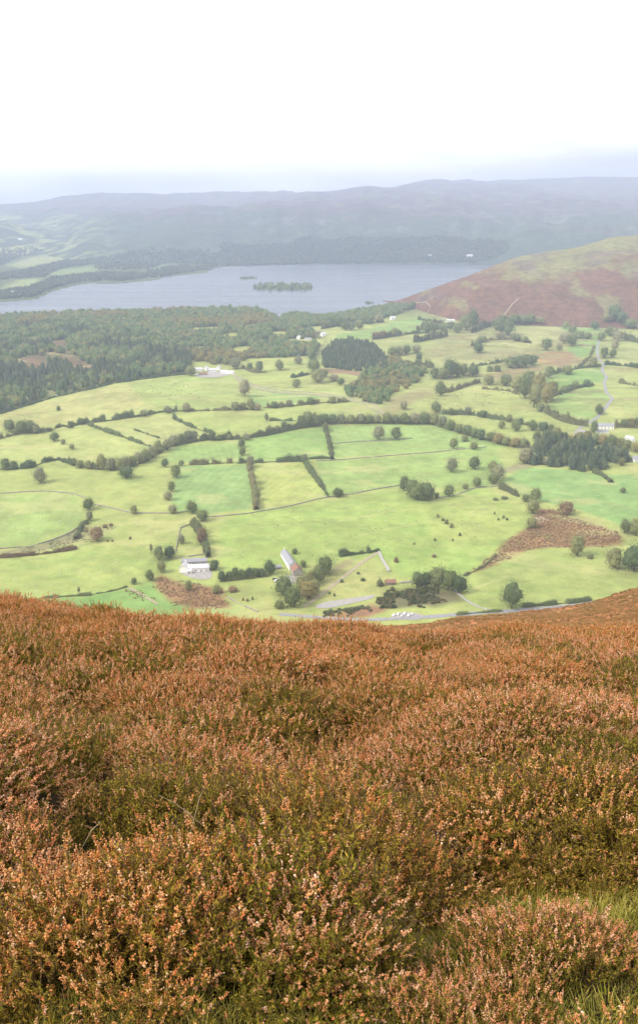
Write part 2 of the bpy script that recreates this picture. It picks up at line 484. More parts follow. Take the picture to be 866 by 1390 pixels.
# ------------------------------------------------------------------ ground sheet (one sheet to the horizon)
def build_ground():
    vs = np.concatenate([np.linspace(900, 560, 300), np.linspace(559, 420, 170), np.linspace(419.4, 300, 160), np.linspace(298, 282, 14)])
    rr = (ZC)/np.array([tandep(q) for q in vs])
    rr = np.concatenate([[420, 480, 540], rr[rr > 560]])
    fine = np.arctan((np.linspace(-130, 996, 900)-433)/1250)
    coarse1 = np.linspace(-math.pi, fine[0], 60)[:-1]; coarse2 = np.linspace(fine[-1], math.pi, 60)[1:]
    az = np.concatenate([coarse1, fine, coarse2])
    A, Rr = np.meshgrid(az, rr)
    X = np.sin(A)*Rr; Y = np.cos(A)*Rr
    Z = h_valley(X, Y)
    lake = flatw(LAKE)
    lx, ly = lake.min(0), lake.max(0)
    m = (X > lx[0]-50) & (X < ly[0]+50) & (Y > lx[1]-50) & (Y < ly[1]+50)
    wob = (fbm(X/90, Y/90, 4)-.5)*60
    ins = np.zeros(X.shape, bool); ins[m] = inside((X+wob)[m], (Y+wob)[m], lake)
    for I in ISLES:
        P = flatw(I); ins[m] &= ~inside(X[m]+wob[m]*.2, Y[m]+wob[m]*.2, P)
    Z = np.where(ins, -5.0, Z)
    # ---- base colour of what covers the ground
    c0 = np.array(PALE); c1 = np.array(GREEN); 
    n1 = fbm(X/210, Y/210, 4)[..., None]; n2 = fbm(X/35+9, Y/35, 4)[..., None]; n3 = fbm(X/9+3, Y/9, 3)[..., None]
    C = c0*(1-.5*n1)+np.array(YELL)*.5*n1
    C = C*(.80+.40*n2)*(.88+.24*n3)
    far = sstep(np.hypot(X, Y), 2500, 3400)[..., None]
    C = C*(1-far)+far*(np.array(FARG)*(.7+.6*n2))
    wx = (fbm(X/26+1, Y/26, 3)-.5)*16; wy = (fbm(X/26+30, Y/26+5, 3)-.5)*16
    for P, col, soft, k in PATCHES:
        if col[1] > col[0]*1.2: col = (col[0]*.92, col[1]*.985, col[2]*.98)
        P = polyw(P); lo = P.min(0)-60; hi = P.max(0)+60
        m = (X > lo[0]) & (X < hi[0]) & (Y > lo[1]) & (Y < hi[1])
        if not m.any(): continue
        wob = min(1.0, soft/10)
        x = X[m]+wx[m]*wob; y = Y[m]+wy[m]*wob
        d = segdist(x, y, P); s = np.where(inside(x, y, P), d, -d)
        a = (sstep(s, -soft, soft)*k)[:, None]
        q = np.array(col)*(.76+.48*n2[m])*(.84+.32*n3[m])
        if soft <= 5 and len(P) <= 6 and k >= .85:
            th = P[0][0]*.37; q = q*(1+.045*np.sin((X[m]*math.cos(th)+Y[m]*math.sin(th))*.62+3*n2[m][:, 0]))[:, None]
        if soft > 12: a = a*np.clip(.35+1.1*n3[m], 0, 1)
        C[m] = C[m]*(1-a)+q*a
    for pts in SHEEPWAYS:
        P = polyw(pts); lo = P.min(0)-30; hi = P.max(0)+30
        m = (X > lo[0]) & (X < hi[0]) & (Y > lo[1]) & (Y < hi[1])
        d = segdist(X[m]+wx[m]*.7, Y[m]+wy[m]*.7, P, False)
        a = ((1-sstep(d, .7, 2.6))*.5*np.clip(2.2*n2[m][:, 0]-.4, 0, 1))[:, None]
        C[m] = C[m]*(1-a)+a*np.array((.40, .36, .17))
    f = sstep(fbm(X/48+21, Y/30+6, 4)[..., None], .60, .72)*(1-far)*.5
    C = C*(1-f)+f*C*np.array((.80, .92, .82))
    f = sstep(fbm(X/60+71, Y/36+2, 4)[..., None], .60, .74)*(1-far)*.5
    C = C*(1-f)+f*np.array((.37, .36, .15))
    # rough grazing: rushy and bracken-brown drifts on the slopes below the fell and in the upper pastures
    rough = sstep(np.hypot(X, Y), 1500, 2050)*sstep(X, 150, 420)+.35*sstep(np.hypot(X, Y), 1300, 1600)
    f = np.clip(rough, 0, 1)[..., None]*sstep(fbm(X/70+12, Y/45, 5)[..., None], .50, .66)*(1-far)
    C = C*(1-f*.75)+f*.75*(np.array((.20, .175, .075))*(.6+.8*n3))
    f = sstep(fbm(X/16+52, Y/12, 4)[..., None], .66, .76)*(1-far)*.35
    C = C*(1-f)+f*np.array((.17, .20, .07))
    nr, nc = X.shape
    V = np.stack([X, Y, Z], -1).reshape(-1, 3)
    idx = np.arange(nr*nc).reshape(nr, nc)
    Fq = np.stack([idx[:-1, :-1], idx[:-1, 1:], idx[1:, 1:], idx[1:, :-1]], -1).reshape(-1, 4)
    m, nt, b = newmat('pasture')
    at = N(nt, 'ShaderNodeAttribute'); at.attribute_name = 'cover'
    f1 = noise(nt, .55, 5, .65); f2 = noise(nt, .06, 5, .6)
    k1 = ramp(nt, f1, [(.25, (.80, .80, .80)), (.75, (1.2, 1.18, 1.2))])
    k2 = ramp(nt, f2, [(.3, (.90, .96, .9)), (.7, (1.10, 1.04, 1.05))])
    c = mixc(nt, 1.0, at.outputs['Color'], k1, 'MULTIPLY'); c = mixc(nt, 1.0, c, k2, 'MULTIPLY')
    nt.links.new(c, b.inputs['Base Color']); b.inputs['Roughness'].default_value = .95; b.inputs['Specular IOR Level'].default_value = .05
    bp = N(nt, 'ShaderNodeBump'); bp.inputs['Strength'].default_value = .35; bp.inputs['Distance'].default_value = .5
    nt.links.new(f1, bp.inputs['Height']); nt.links.new(bp.outputs[0], b.inputs['Normal'])
    me = np_mesh('ground', V, [Fq], [m], smooth=True, attr={'cover': C.reshape(-1, 3)})
    tag(link('ground', me), kind='structure')

PALE = (.268, .312, .098); GREEN = (.205, .295, .068); YELL = (.325, .335, .115); FARG = (.085, .105, .045)
BRN = (.215, .125, .06); OLIVE = (.22, .22, .08)
LAKE = [(-700, 470), (-250, 440), (-80, 429), (0, 426), (60, 424), (110, 422), (200, 421), (260, 419), (310, 417), (350, 419), (368, 424), (377, 431), (384, 428),
        (400, 425), (425, 429), (440, 429), (480, 422), (530, 414), (570, 406), (620, 398), (700, 392), (800, 388), (900, 380),
        (900, 357.5), (690, 357.5), (640, 357.2), (600, 357), (500, 357), (430, 358), (340, 360), (300, 362), (286, 366), (280, 370), (250, 373), (220, 375), (210, 380),
        (165, 384), (140, 385), (120, 384), (95, 389), (80, 392), (62, 399), (50, 405.5), (0, 409.5), (-100, 418), (-400, 436)]
ISLES = [[(342, 391), (352, 387), (385, 386), (420, 387), (426, 390), (420, 393), (385, 393.8), (352, 392.8)],
         [(323, 377.5), (330, 375.5), (342, 375.8), (349, 377.5), (342, 378.8), (330, 379)],
         [(493, 410.8), (498, 410), (505, 410.2), (508, 411.1), (500, 411.8)]]
SHEEPWAYS = [[(285, 700), (330, 716), (420, 712), (560, 690)], [(0, 702), (60, 690), (112, 692)], [(440, 738), (540, 716), (660, 690), (700, 694)], [(690, 662), (760, 668), (866, 692)],
 [(110, 772), (200, 742), (244, 722)], [(452, 642), (560, 630), (668, 622)], [(640, 800), (720, 770), (830, 790)], [(0, 618), (60, 606), (150, 610)], [(200, 545), (260, 535), (318, 513)], [(540, 566), (610, 550), (700, 568)]]
CLEAR = [[(262, 479), (285, 476), (292, 470), (265, 471)], [(315, 482), (345, 480), (342, 470), (317, 471)], [(300, 462), (325, 461), (322, 452), (303, 453)],
         [(366, 458), (392, 457), (390, 450), (370, 450)], [(345, 467), (368, 466), (366, 461), (348, 462)], [(388, 468), (440, 467), (440, 460), (392, 460)],
         [(405, 450), (440, 448), (440, 440), (408, 443)], [(137, 460), (178, 460), (178, 453), (140, 452)], [(255, 452), (300, 450), (296, 444), (262, 445)],
         [(330, 492), (395, 490), (425, 488), (420, 483), (360, 486), (335, 487)], [(45, 425), (60, 425), (70, 421), (50, 421)], [(330, 447), (352, 446), (350, 440), (333, 441)]]
REDWOOD = [[(60, 478), (100, 482), (132, 498), (120, 502), (75, 492)], [(20, 487), (55, 483), (70, 500), (40, 505)], [(98, 492), (127, 495), (125, 503), (100, 502)], [(70, 462), (90, 462), (95, 478), (75, 478)]]
PATCHES = [
 # woodland floors
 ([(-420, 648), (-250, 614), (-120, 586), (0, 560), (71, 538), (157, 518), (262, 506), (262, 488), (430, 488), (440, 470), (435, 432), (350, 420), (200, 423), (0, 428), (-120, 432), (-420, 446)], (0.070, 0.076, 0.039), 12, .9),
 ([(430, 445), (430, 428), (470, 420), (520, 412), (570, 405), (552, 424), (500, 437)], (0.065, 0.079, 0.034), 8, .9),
 *[(c, (.30, .32, .10), 6, .95) for c in CLEAR],
 *[(c, (.17, .10, .065), 22, .8) for c in REDWOOD],
 # fields beside the hill, rougher ground
 ([(440, 470), (560, 440), (700, 440), (866, 440), (950, 500), (866, 520), (740, 515), (600, 520), (470, 500)], (0.242, 0.259, 0.098), 20, .6),
 ([(455, 455), (500, 448), (545, 434), (590, 432), (585, 448), (545, 455), (500, 460), (460, 462)], (0.205, 0.287, 0.086), 4, .9),
 ([(660, 468), (700, 448), (760, 442), (770, 460), (760, 468), (700, 470)], (0.307, 0.305, 0.127), 8, .9),
 ([(755, 440), (815, 442), (812, 480), (775, 490), (770, 470), (790, 462)], (0.186, 0.268, 0.081), 6, .9),
 ([(722, 484), (745, 476), (775, 478), (790, 492), (760, 498), (730, 492)], (0.251, 0.139, 0.086), 10, .8),
 ([(662, 508), (690, 500), (735, 495), (745, 503), (700, 512), (668, 516)], (0.223, 0.139, 0.086), 14, .7),
 ([(640, 480), (690, 472), (735, 472), (735, 482), (690, 486), (650, 492)], (0.214, 0.176, 0.098), 18, .6),
 ([(580, 470), (640, 445), (660, 470), (640, 490), (600, 498)], (0.233, 0.222, 0.103), 20, .6),
 ([(728, 512), (790, 500), (815, 500), (822, 515), (760, 530)], (0.195, 0.287, 0.081), 4, .9),
 ([(740, 555), (758, 537), (800, 525), (815, 528), (829, 543), (808, 566), (795, 573), (760, 566)], (0.214, 0.305, 0.086), 4, .9),
 ([(430, 500), (470, 502), (520, 508), (515, 512), (470, 508), (430, 507)], (0.223, 0.139, 0.086), 5, .9),
 ([(515, 560), (530, 540), (575, 528), (590, 535), (545, 556), (535, 570)], (0.223, 0.176, 0.103), 14, .7),
 ([(540, 553), (600, 536), (660, 540), (700, 560), (720, 575), (600, 570)], (0.288, 0.315, 0.109), 6, .6),
 # middle fields
 ([(0, 562), (107, 532), (180, 520), (200, 550), (90, 575), (0, 580)], (0.335, 0.324, 0.127), 10, .8),
 ([(175, 520), (262, 508), (318, 511), (335, 540), (335, 555), (255, 557), (200, 553)], (0.260, 0.310, 0.098), 5, .9),
 ([(335, 535), (350, 528), (430, 536), (435, 546), (360, 552), (340, 553)], (0.223, 0.305, 0.092), 4, .9),
 ([(130, 580), (235, 560), (260, 580), (270, 590), (210, 605)], (0.316, 0.333, 0.127), 5, .8),
 ([(0, 590), (115, 580), (210, 606), (130, 632), (60, 624), (0, 630)], (0.307, 0.333, 0.115), 6, .8),
 ([(240, 632), (337, 630), (348, 690), (285, 697), (232, 692)], (0.209, 0.291, 0.101), 3, .9),
 ([(218, 628), (235, 606), (330, 598), (333, 628)], (0.233, 0.305, 0.098), 4, .9),
 ([(333, 598), (395, 585), (443, 580), (450, 622), (336, 627)], (0.223, 0.305, 0.092), 4, .9),
 ([(448, 578), (585, 575), (650, 596), (690, 606), (620, 610), (450, 622)], (0.242, 0.315, 0.103), 5, .9),
 ([(452, 603), (560, 594), (690, 606), (610, 612), (452, 621)], (0.260, 0.324, 0.103), 4, .8),
 ([(430, 626), (552, 618), (670, 606), (690, 640), (665, 660), (545, 662), (430, 676)], (0.233, 0.305, 0.094), 4, .8),
 ([(345, 632), (410, 626), (440, 672), (355, 690)], (0.307, 0.342, 0.103), 3, .9),
 ([(300, 700), (440, 680), (545, 665), (660, 662), (720, 700), (715, 720), (640, 775), (560, 785), (440, 760), (300, 780)], (0.256, 0.315, 0.086), 6, .8),
 ([(560, 690), (660, 672), (715, 700), (700, 730), (600, 740)], (0.307, 0.333, 0.103), 20, .6),
 ([(675, 655), (712, 634), (800, 642), (866, 645), (930, 650), (930, 740), (840, 712), (780, 690), (740, 682), (700, 672)], (0.200, 0.291, 0.098), 4, .9),
 ([(630, 790), (640, 776), (712, 745), (760, 742), (830, 746), (920, 760), (920, 815), (800, 815), (700, 826), (640, 820)], (0.251, 0.296, 0.092), 5, .8),
 ([(0, 672), (100, 670), (118, 700), (100, 720), (0, 742)], (0.260, 0.319, 0.103), 5, .8),
 ([(0, 760), (110, 748), (200, 715), (240, 745), (200, 790), (120, 806), (0, 812)], (0.270, 0.319, 0.098), 5, .8),
 ([(30, 816), (120, 808), (180, 796), (215, 786), (235, 800), (330, 826), (300, 840), (30, 840)], (0.186, 0.282, 0.081), 5, .9),
 # bracken and rough corners
 ([(634, 778), (660, 762), (683, 735), (718, 715), (728, 690), (750, 690), (775, 702), (800, 708), (838, 722), (846, 740), (800, 742), (756, 744), (712, 746), (668, 768)], BRN, 5, .95),
 ([(740, 700), (765, 696), (820, 708), (818, 716), (770, 708)], (0.279, 0.268, 0.115), 6, .7),
 ([(722, 703), (735, 700), (742, 706), (730, 709)], (0.391, 0.333, 0.230), 3, .8),
 ([(207, 792), (222, 780), (250, 790), (300, 800), (315, 826), (260, 828), (225, 808)], BRN, 5, .95),
 ([(0, 748), (60, 738), (105, 716), (120, 712), (110, 735), (60, 748), (0, 757)], (0.205, 0.176, 0.103), 5, .8),
 ([(100, 745), (115, 720), (135, 715), (160, 712), (150, 722), (125, 735)], (0.251, 0.241, 0.115), 8, .7),
 ([(430, 790), (470, 760), (510, 752), (525, 776), (545, 790), (530, 805), (470, 815), (430, 815)], (0.307, 0.305, 0.115), 10, .7),
 ([(450, 770), (475, 758), (480, 765), (455, 777)], (0.214, 0.167, 0.103), 6, .7),
 ([(330, 795), (385, 785), (385, 820), (360, 830), (310, 815)], (0.279, 0.305, 0.103), 5, .7),
 ([(510, 822), (520, 806), (560, 798), (620, 802), (625, 815), (590, 822), (540, 826)], (0.112, 0.102, 0.057), 6, .9),
 ([(440, 832), (500, 820), (525, 824), (500, 838), (440, 842)], (0.251, 0.130, 0.081), 6, .9),
 ([(670, 640), (700, 630), (715, 628), (718, 634), (690, 642)], (0.223, 0.194, 0.115), 6, .8),
 # far shore
 ([(0, 396), (25, 385), (70, 392), (30, 405), (0, 408)], (0.093, 0.120, 0.057), 20, .8),
 ([(0, 392), (25, 380), (55, 378), (50, 388), (10, 394)], (0.233, 0.278, 0.103), 30, .9),
 ([(60, 372), (85, 366), (128, 361), (130, 368), (90, 377)], (0.205, 0.259, 0.092), 30, .9),
 ([(10, 360), (45, 349), (75, 342), (100, 345), (60, 358), (30, 364)], (0.251, 0.278, 0.115), 30, .9),
 ([(70, 348), (110, 338), (125, 345), (90, 352)], (0.260, 0.250, 0.127), 30, .9),
 ([(205, 366), (226, 359), (228, 364), (210, 370)], (0.214, 0.278, 0.103), 25, .9),
 ([(120, 384), (165, 383), (210, 379), (220, 374), (160, 374)], (0.093, 0.111, 0.057), 25, .8),
]
build_ground()

# lake
def build_lake():
    m, nt, b = newmat('lake_water')
    b.inputs['Base Color'].default_value = (.035, .05, .07, 1)
    b.inputs['Roughness'].default_value = .22; b.inputs['Specular IOR Level'].default_value = .5; b.inputs['IOR'].default_value = 1.333
    tcl = N(nt, 'ShaderNodeTexCoord'); mpl = N(nt, 'ShaderNodeMapping'); mpl.inputs['Scale'].default_value = (.0009, .006, 1); nt.links.new(tcl.outputs['Object'], mpl.inputs['Vector'])
    st = noise(nt, 1.0, 4, .6, vec=mpl.outputs[0]); mr = N(nt, 'ShaderNodeMapRange'); nt.links.new(st, mr.inputs[0])
    mr.inputs[1].default_value = .35; mr.inputs[2].default_value = .65; mr.inputs[3].default_value = .2; mr.inputs[4].default_value = .29
    nt.links.new(mr.outputs[0], b.inputs['Roughness'])
    f = noise(nt, .05, 3); bp = N(nt, 'ShaderNodeBump'); bp.inputs['Strength'].default_value = .5; bp.inputs['Distance'].default_value = 1.2
    nt.links.new(f, bp.inputs['Height']); nt.links.new(bp.outputs[0], b.inputs['Normal'])
    import bmesh
    P = flatw(LAKE); bm = bmesh.new(); c = P.mean(0)
    nx = np.roll(P, -1, 0)-np.roll(P, 1, 0); nn = np.stack([nx[:, 1], -nx[:, 0]], 1); nn /= np.linalg.norm(nn, axis=1, keepdims=True)
    area = np.sum(P[:, 0]*np.roll(P[:, 1], -1)-np.roll(P[:, 0], -1)*P[:, 1]); nn *= np.sign(area)
    f = bm.faces.new([bm.verts.new((p[0], p[1], -1.6)) for p in P+nn*30]); f.normal_update()
    if f.normal.z < 0: f.normal_flip()
    bmesh.ops.triangulate(bm, faces=bm.faces[:]); me = bpy.data.meshes.new('lake'); bm.to_mesh(me); bm.free(); me.materials.append(m)
    tag(link('lake', me), kind='structure')
build_lake()

# far hills beyond the lake
def sheet(name, hf, azs, rows, colf, mat):
    A, T = np.meshgrid(azs, rows)
    Rr = T
    X = np.sin(A)*Rr; Y = np.cos(A)*Rr; Z = hf(X, Y)
    C = colf(X, Y, Z)
    nr, nc = X.shape; idx = np.arange(nr*nc).reshape(nr, nc)
    Fq = np.stack([idx[:-1, :-1], idx[:-1, 1:], idx[1:, 1:], idx[1:, :-1]], -1).reshape(-1, 4)
    me = np_mesh(name, np.stack([X, Y, Z], -1).reshape(-1, 3), [Fq], [mat], smooth=True, attr={'cover': C.reshape(-1, 3)})
    return tag(link(name, me), kind='structure')
def covermat(name, s1, s2, bump, dist):
    m, nt, b = newmat(name)
    at = N(nt, 'ShaderNodeAttribute'); at.attribute_name = 'cover'
    f1 = noise(nt, s1, 6, .7); f2 = noise(nt, s2, 5, .65)
    c = mixc(nt, 1.0, at.outputs['Color'], ramp(nt, f1, [(.3, (.6, .6, .6)), (.7, (1.4, 1.36, 1.35))]), 'MULTIPLY')
    c = mixc(nt, 1.0, c, ramp(nt, f2, [(.3, (.82, .86, .85)), (.7, (1.16, 1.12, 1.12))]), 'MULTIPLY')
    nt.links.new(c, b.inputs['Base Color']); b.inputs['Roughness'].default_value = .95; b.inputs['Specular IOR Level'].default_value = .05
    bp = N(nt, 'ShaderNodeBump'); bp.inputs['Strength'].default_value = bump; bp.inputs['Distance'].default_value = dist
    nt.links.new(f1, bp.inputs['Height']); nt.links.new(bp.outputs[0], b.inputs['Normal'])
    return m
def hillcol(X, Y, Z):
    n = fbm(X/400, Y/400, 5)[..., None]; n2 = fbm(X/90+4, Y/90, 4)[..., None]
    zz = Z[..., None]+(n-.5)*260
    wood = np.array((.055, .08, .045)); moor = np.array((.085, .068, .062)); grass = np.array((.10, .115, .055)); crag = np.array((.17, .165, .16))
    w = sstep(zz, 150, 330)
    C = wood*(1-w)+moor*w
    g = sstep(n2, .56, .66)*sstep(zz, 220, 380); C = C*(1-g)+grass*g
    k = sstep(fbm(X/110+40, Y/150, 5)[..., None], .60, .72)*sstep(Z[..., None], 110, 200); C = C*(1-k*.45)+crag*k*.45
    u = uu_far(X, Y)[..., None]
    lf = (1-sstep(u, 60, 190))*sstep(n2, .50, .60)*(1-sstep(zz, 150, 260)); C = C*(1-lf)+np.array((.19, .215, .085))*lf
    return C*(.75+.5*n2)
HAZ = np.arctan((np.linspace(-420, 1286, 560)-433)/1323)
sheet('hills', h_hills, HAZ, np.concatenate([np.linspace(5350, 7600, 150), np.linspace(7640, 10200, 110), np.linspace(10250, 13800, 60)]), hillcol, covermat('hill_cover', .02, .006, .6, 8))

def fellcol(X, Y, Z):
    n = fbm(X/190+7, Y/190, 5)[..., None]; n2 = fbm(X/40, Y/40, 4)[..., None]; n3 = fbm(X/75+11, Y/120, 5)[..., None]
    heath = np.array((.158, .093, .060)); red = np.array((.18, .097, .058)); grass = np.array((.235, .235, .095)); scree = np.array((.15, .11, .10))
    C = heath*(1-n)+red*n
    u = uu_far(X, Y); vt = np.interp(u, FU, FT); b = np.interp(u, FU, FB); d = np.interp(u, FU, FD)
    s = ((np.hypot(X, Y)-b)/d)[..., None]
    g = .85*sstep(s+(n-.5)*.9+(n3-.5)*.6, .36, .82)*sstep(u, 640, 720)[..., None]
    C = C*(1-g)+grass*g
    g2 = sstep(n3, .58, .74)*sstep(s, .2, .5)*.7; C = C*(1-g2)+scree*g2
    g3 = sstep(fbm(X/60+50, Y/160, 4)[..., None], .64, .72)*.6; C = C*(1-g3)+grass*g3
    return C*(.66+.30*n2)
sheet('fell', h_fell, np.arctan((np.linspace(522, 1399, 420)-433)/1323), np.linspace(2660, 5200, 330), fellcol, covermat('fell_cover', .06, .012, .5, 3))

# near hillside carrying the heather
def sidecol(X, Y, Z):
    r = np.hypot(X, Y)[..., None]
    n = fbm(X/12, Y/12, 5)[..., None]; n2 = fbm(X/60+3, Y/60, 5)[..., None]
    shaded_soil = np.array((.03, .024, .012))*(.6+.8*n)  # ground colour darkened so gaps between heather plants read as shadow
    heath = np.array((.36, .135, .05))*(1-n2)+np.array((.31, .16, .06))*n2
    g = sstep(fbm(X/40+60, Y/40, 5)[..., None], .57, .68); heath = heath*(1-g*.6)+np.array((.17, .15, .06))*g*.6
    w = sstep(r, 20, 60)
    return (shaded_soil*(1-w)+heath*(.75+.5*n)*w)
sh_rows = np.concatenate([[.05, .5], np.linspace(1, 26, 150), np.geomspace(26.5, 820, 130)])
fineaz = np.arctan((np.linspace(-300, 1166, 330)-433)/1155)
sh_az = np.concatenate([np.linspace(-math.pi, fineaz[0], 60)[:-1], fineaz, np.linspace(fineaz[-1], math.pi, 60)[1:]])
sheet('hillside', h_side, sh_az, sh_rows, sidecol, covermat('hillside_cover', 1.2, .05, .5, .4))

# ------------------------------------------------------------------ scattering of uncountable growth
def proto(name, me):
    return bpy.data.objects.new(name, me)     # stays outside the scene: only its instances are drawn
def scatter(name, protos, P, rot, scl, tint=None, idx=None):
    n = len(P)
    me = bpy.data.meshes.new(name); me.vertices.add(n); me.vertices.foreach_set('co', np.asarray(P, np.float32).ravel())
    a = me.attributes.new('rot', 'FLOAT_VECTOR', 'POINT'); a.data.foreach_set('vector', np.asarray(rot, np.float32).ravel())
    scl = np.asarray(scl, np.float32)
    if scl.ndim == 1: scl = np.repeat(scl[:, None], 3, 1)
    a = me.attributes.new('siz', 'FLOAT_VECTOR', 'POINT'); a.data.foreach_set('vector', scl.ravel())
    a = me.attributes.new('pick', 'INT', 'POINT'); a.data.foreach_set('value', (idx if idx is not None else rng.integers(0, len(protos), n)).astype(np.int32))
    a = me.attributes.new('tint', 'FLOAT', 'POINT'); a.data.foreach_set('value', np.asarray(tint if tint is not None else rng.random(n), np.float32))
    o = link(name, me); tag(o, kind='stuff')
    g = bpy.data.node_groups.new(name, 'GeometryNodeTree')
    g.interface.new_socket('Geometry', in_out='INPUT', socket_type='NodeSocketGeometry')
    g.interface.new_socket('Geometry', in_out='OUTPUT', socket_type='NodeSocketGeometry')
    gi = g.nodes.new('NodeGroupInput'); go = g.nodes.new('NodeGroupOutput')
    jn = g.nodes.new('GeometryNodeJoinGeometry')
    for p in protos[::-1]:
        oi = g.nodes.new('GeometryNodeObjectInfo'); oi.inputs['Object'].default_value = p; oi.inputs['As Instance'].default_value = True
        g.links.new(oi.outputs['Geometry'], jn.inputs[0])
    ip = g.nodes.new('GeometryNodeInstanceOnPoints'); ip.inputs['Pick Instance'].default_value = True
    g.links.new(gi.outputs[0], ip.inputs['Points']); g.links.new(jn.outputs[0], ip.inputs['Instance'])
    for nm, ty, sk in (('rot', 'FLOAT_VECTOR', 'Rotation'), ('siz', 'FLOAT_VECTOR', 'Scale'), ('pick', 'INT', 'Instance Index')):
        na = g.nodes.new('GeometryNodeInputNamedAttribute'); na.data_type = ty; na.inputs['Name'].default_value = nm
        g.links.new(na.outputs['Attribute'], ip.inputs[sk])
    g.links.new(ip.outputs[0], go.inputs[0])
    md = o.modifiers.new('growth', 'NODES'); md.node_group = g
    return o

# ---- heather plants
def heather_proto(seed, stems=64, spread=.17, H=.30, flower=1.0):
    rg = np.random.default_rng(seed)
    V = []; Fq = []; Ft = []; cq = []; ct = []; K = [0]
    def addq(v, f, c): 
        V.append(v); Fq.append(f+K[0]); K[0] += len(v); cq.append(np.full(len(f), c))
    def addt(v, f, c):
        V.append(v); Ft.append(f+K[0]); K[0] += len(v); ct.append(np.full(len(f), c))
    VC = []
    for s in range(stems):
        an = rg.uniform(0, 6.283); q = math.sqrt(rg.random()); b = np.array([math.cos(an), math.sin(an), 0])*q*spread*.45
        lean = np.array([math.cos(an), math.sin(an), 0])*q*spread+rg.normal(size=3)*[.06, .06, 0]
        h = H*rg.uniform(.68, 1.12)*(1-.25*q*q)
        hue = rg.random()
        p0 = b+[0, 0, -.06]; p1 = b+lean*.45+[0, 0, h*.45]; p2 = b+lean+[0, 0, h]
        def curve(t): return (1-t)**2*p0+2*t*(1-t)*p1+t*t*p2
        tips = []
        nb = rg.integers(2, 6)
        for k in range(nb):
            if k == 0: a0, a1, a2 = p0, p1, p2
            else:
                t = rg.uniform(.35, .8); a0 = curve(t); dirn = rg.normal(size=3)*[.62, .62, .15]+[0, 0, 1.0]; dirn /= np.linalg.norm(dirn)
                L = rg.uniform(.05, .12); a1 = a0+dirn*L*.5+rg.normal(size=3)*.008; a2 = a0+dirn*L+[0, 0, .015]
            ts = np.linspace(0, 1, 4)[:, None]; pts = (1-ts)**2*a0+2*ts*(1-ts)*a1+ts**2*a2
            d = a2-a0; d /= np.linalg.norm(d); sx = np.cross(d, [0, 1, .1]); sx /= np.linalg.norm(sx); sy = np.cross(d, sx)
            rad = np.linspace(.0022, .0009, 4)*(1 if k == 0 else .7)
            ring = np.concatenate([pts[i]+rad[i]*np.stack([sx, -.5*sx+.87*sy, -.5*sx-.87*sy]) for i in range(4)])
            f = np.array([(i*3+j, i*3+(j+1) % 3, i*3+3+(j+1) % 3, i*3+3+j) for i in range(3) for j in range(3)])
            addq(ring, f, 0); VC.append(np.full(len(ring), hue))
            tips.append((a0, a1, a2))
            # leaves along the shoot
            nl = 38 if k == 0 else 26
            t = rg.uniform(.25 if k == 0 else .02, .86, nl)[:, None]
            c = (1-t)**2*a0+2*t*(1-t)*a1+t**2*a2
            od = rg.normal(size=(nl, 3)); od[:, 2] = np.abs(od[:, 2])*.8+.3; od /= np.linalg.norm(od, axis=1, keepdims=True)
            ll = rg.uniform(.009, .021, (nl, 1)); wv = np.cross(od, rg.normal(size=(nl, 3))); wv /= np.linalg.norm(wv, axis=1, keepdims=True)+1e-9
            vv = np.stack([c, c+od*ll*.5+wv*.0021, c+od*ll, c+od*ll*.5-wv*.0021], 1).reshape(-1, 3)
            addq(vv, np.arange(4*nl).reshape(nl, 4), 1); VC.append(np.repeat(rg.uniform(0, 1, nl), 4))
            # flower spike
            if rg.random() > flower: continue
            nf = rg.integers(10, 19) if k == 0 else rg.integers(8, 16)
            span = rg.uniform(.022, .05)
            Ld = np.linalg.norm(a2-a0); t = 1-np.linspace(0, span/max(Ld, .06), nf)[:, None]
            t = np.clip(t, .05, 1.05)
            c = (1-t)**2*a0+2*t*(1-t)*a1+t**2*a2
            od = rg.normal(size=(nf, 3))+d*.5; od /= np.linalg.norm(od, axis=1, keepdims=True)
            sz = rg.uniform(.0024, .0042, (nf, 1))*np.linspace(.7, 1.15, nf)[:, None]
            wv = np.cross(od, rg.normal(size=(nf, 3))); wv /= np.linalg.norm(wv, axis=1, keepdims=True)+1e-9; w2 = np.cross(od, wv)
            c = c+od*sz*1.1
            vv = np.stack([c+od*sz*1.5, c+wv*sz, c-.5*wv*sz+.87*w2*sz, c-.5*wv*sz-.87*w2*sz, c-od*sz*1.1], 1).reshape(-1, 3)
            f = np.array([(0, 1, 2), (0, 2, 3), (0, 3, 1), (4, 2, 1), (4, 3, 2), (4, 1, 3)])
            addt(vv, (f[None]+5*np.arange(nf)[:, None, None]).reshape(-1, 3), 2)
            VC.append(np.clip(np.repeat(hue*.55+.5*rg.random(nf)**1.5, 5), 0, 1))
    V = np.concatenate(V); Fq = np.concatenate(Fq); Ft = np.concatenate(Ft) if Ft else np.zeros((0, 3), int)
    mi = np.concatenate(cq+ct)
    return np_mesh('heather_plant', V, [Fq, Ft] if len(Ft) else [Fq], [M['h_stem'], M['h_leaf'], M['h_flower']], mi, attr={'hue': np.concatenate(VC)})

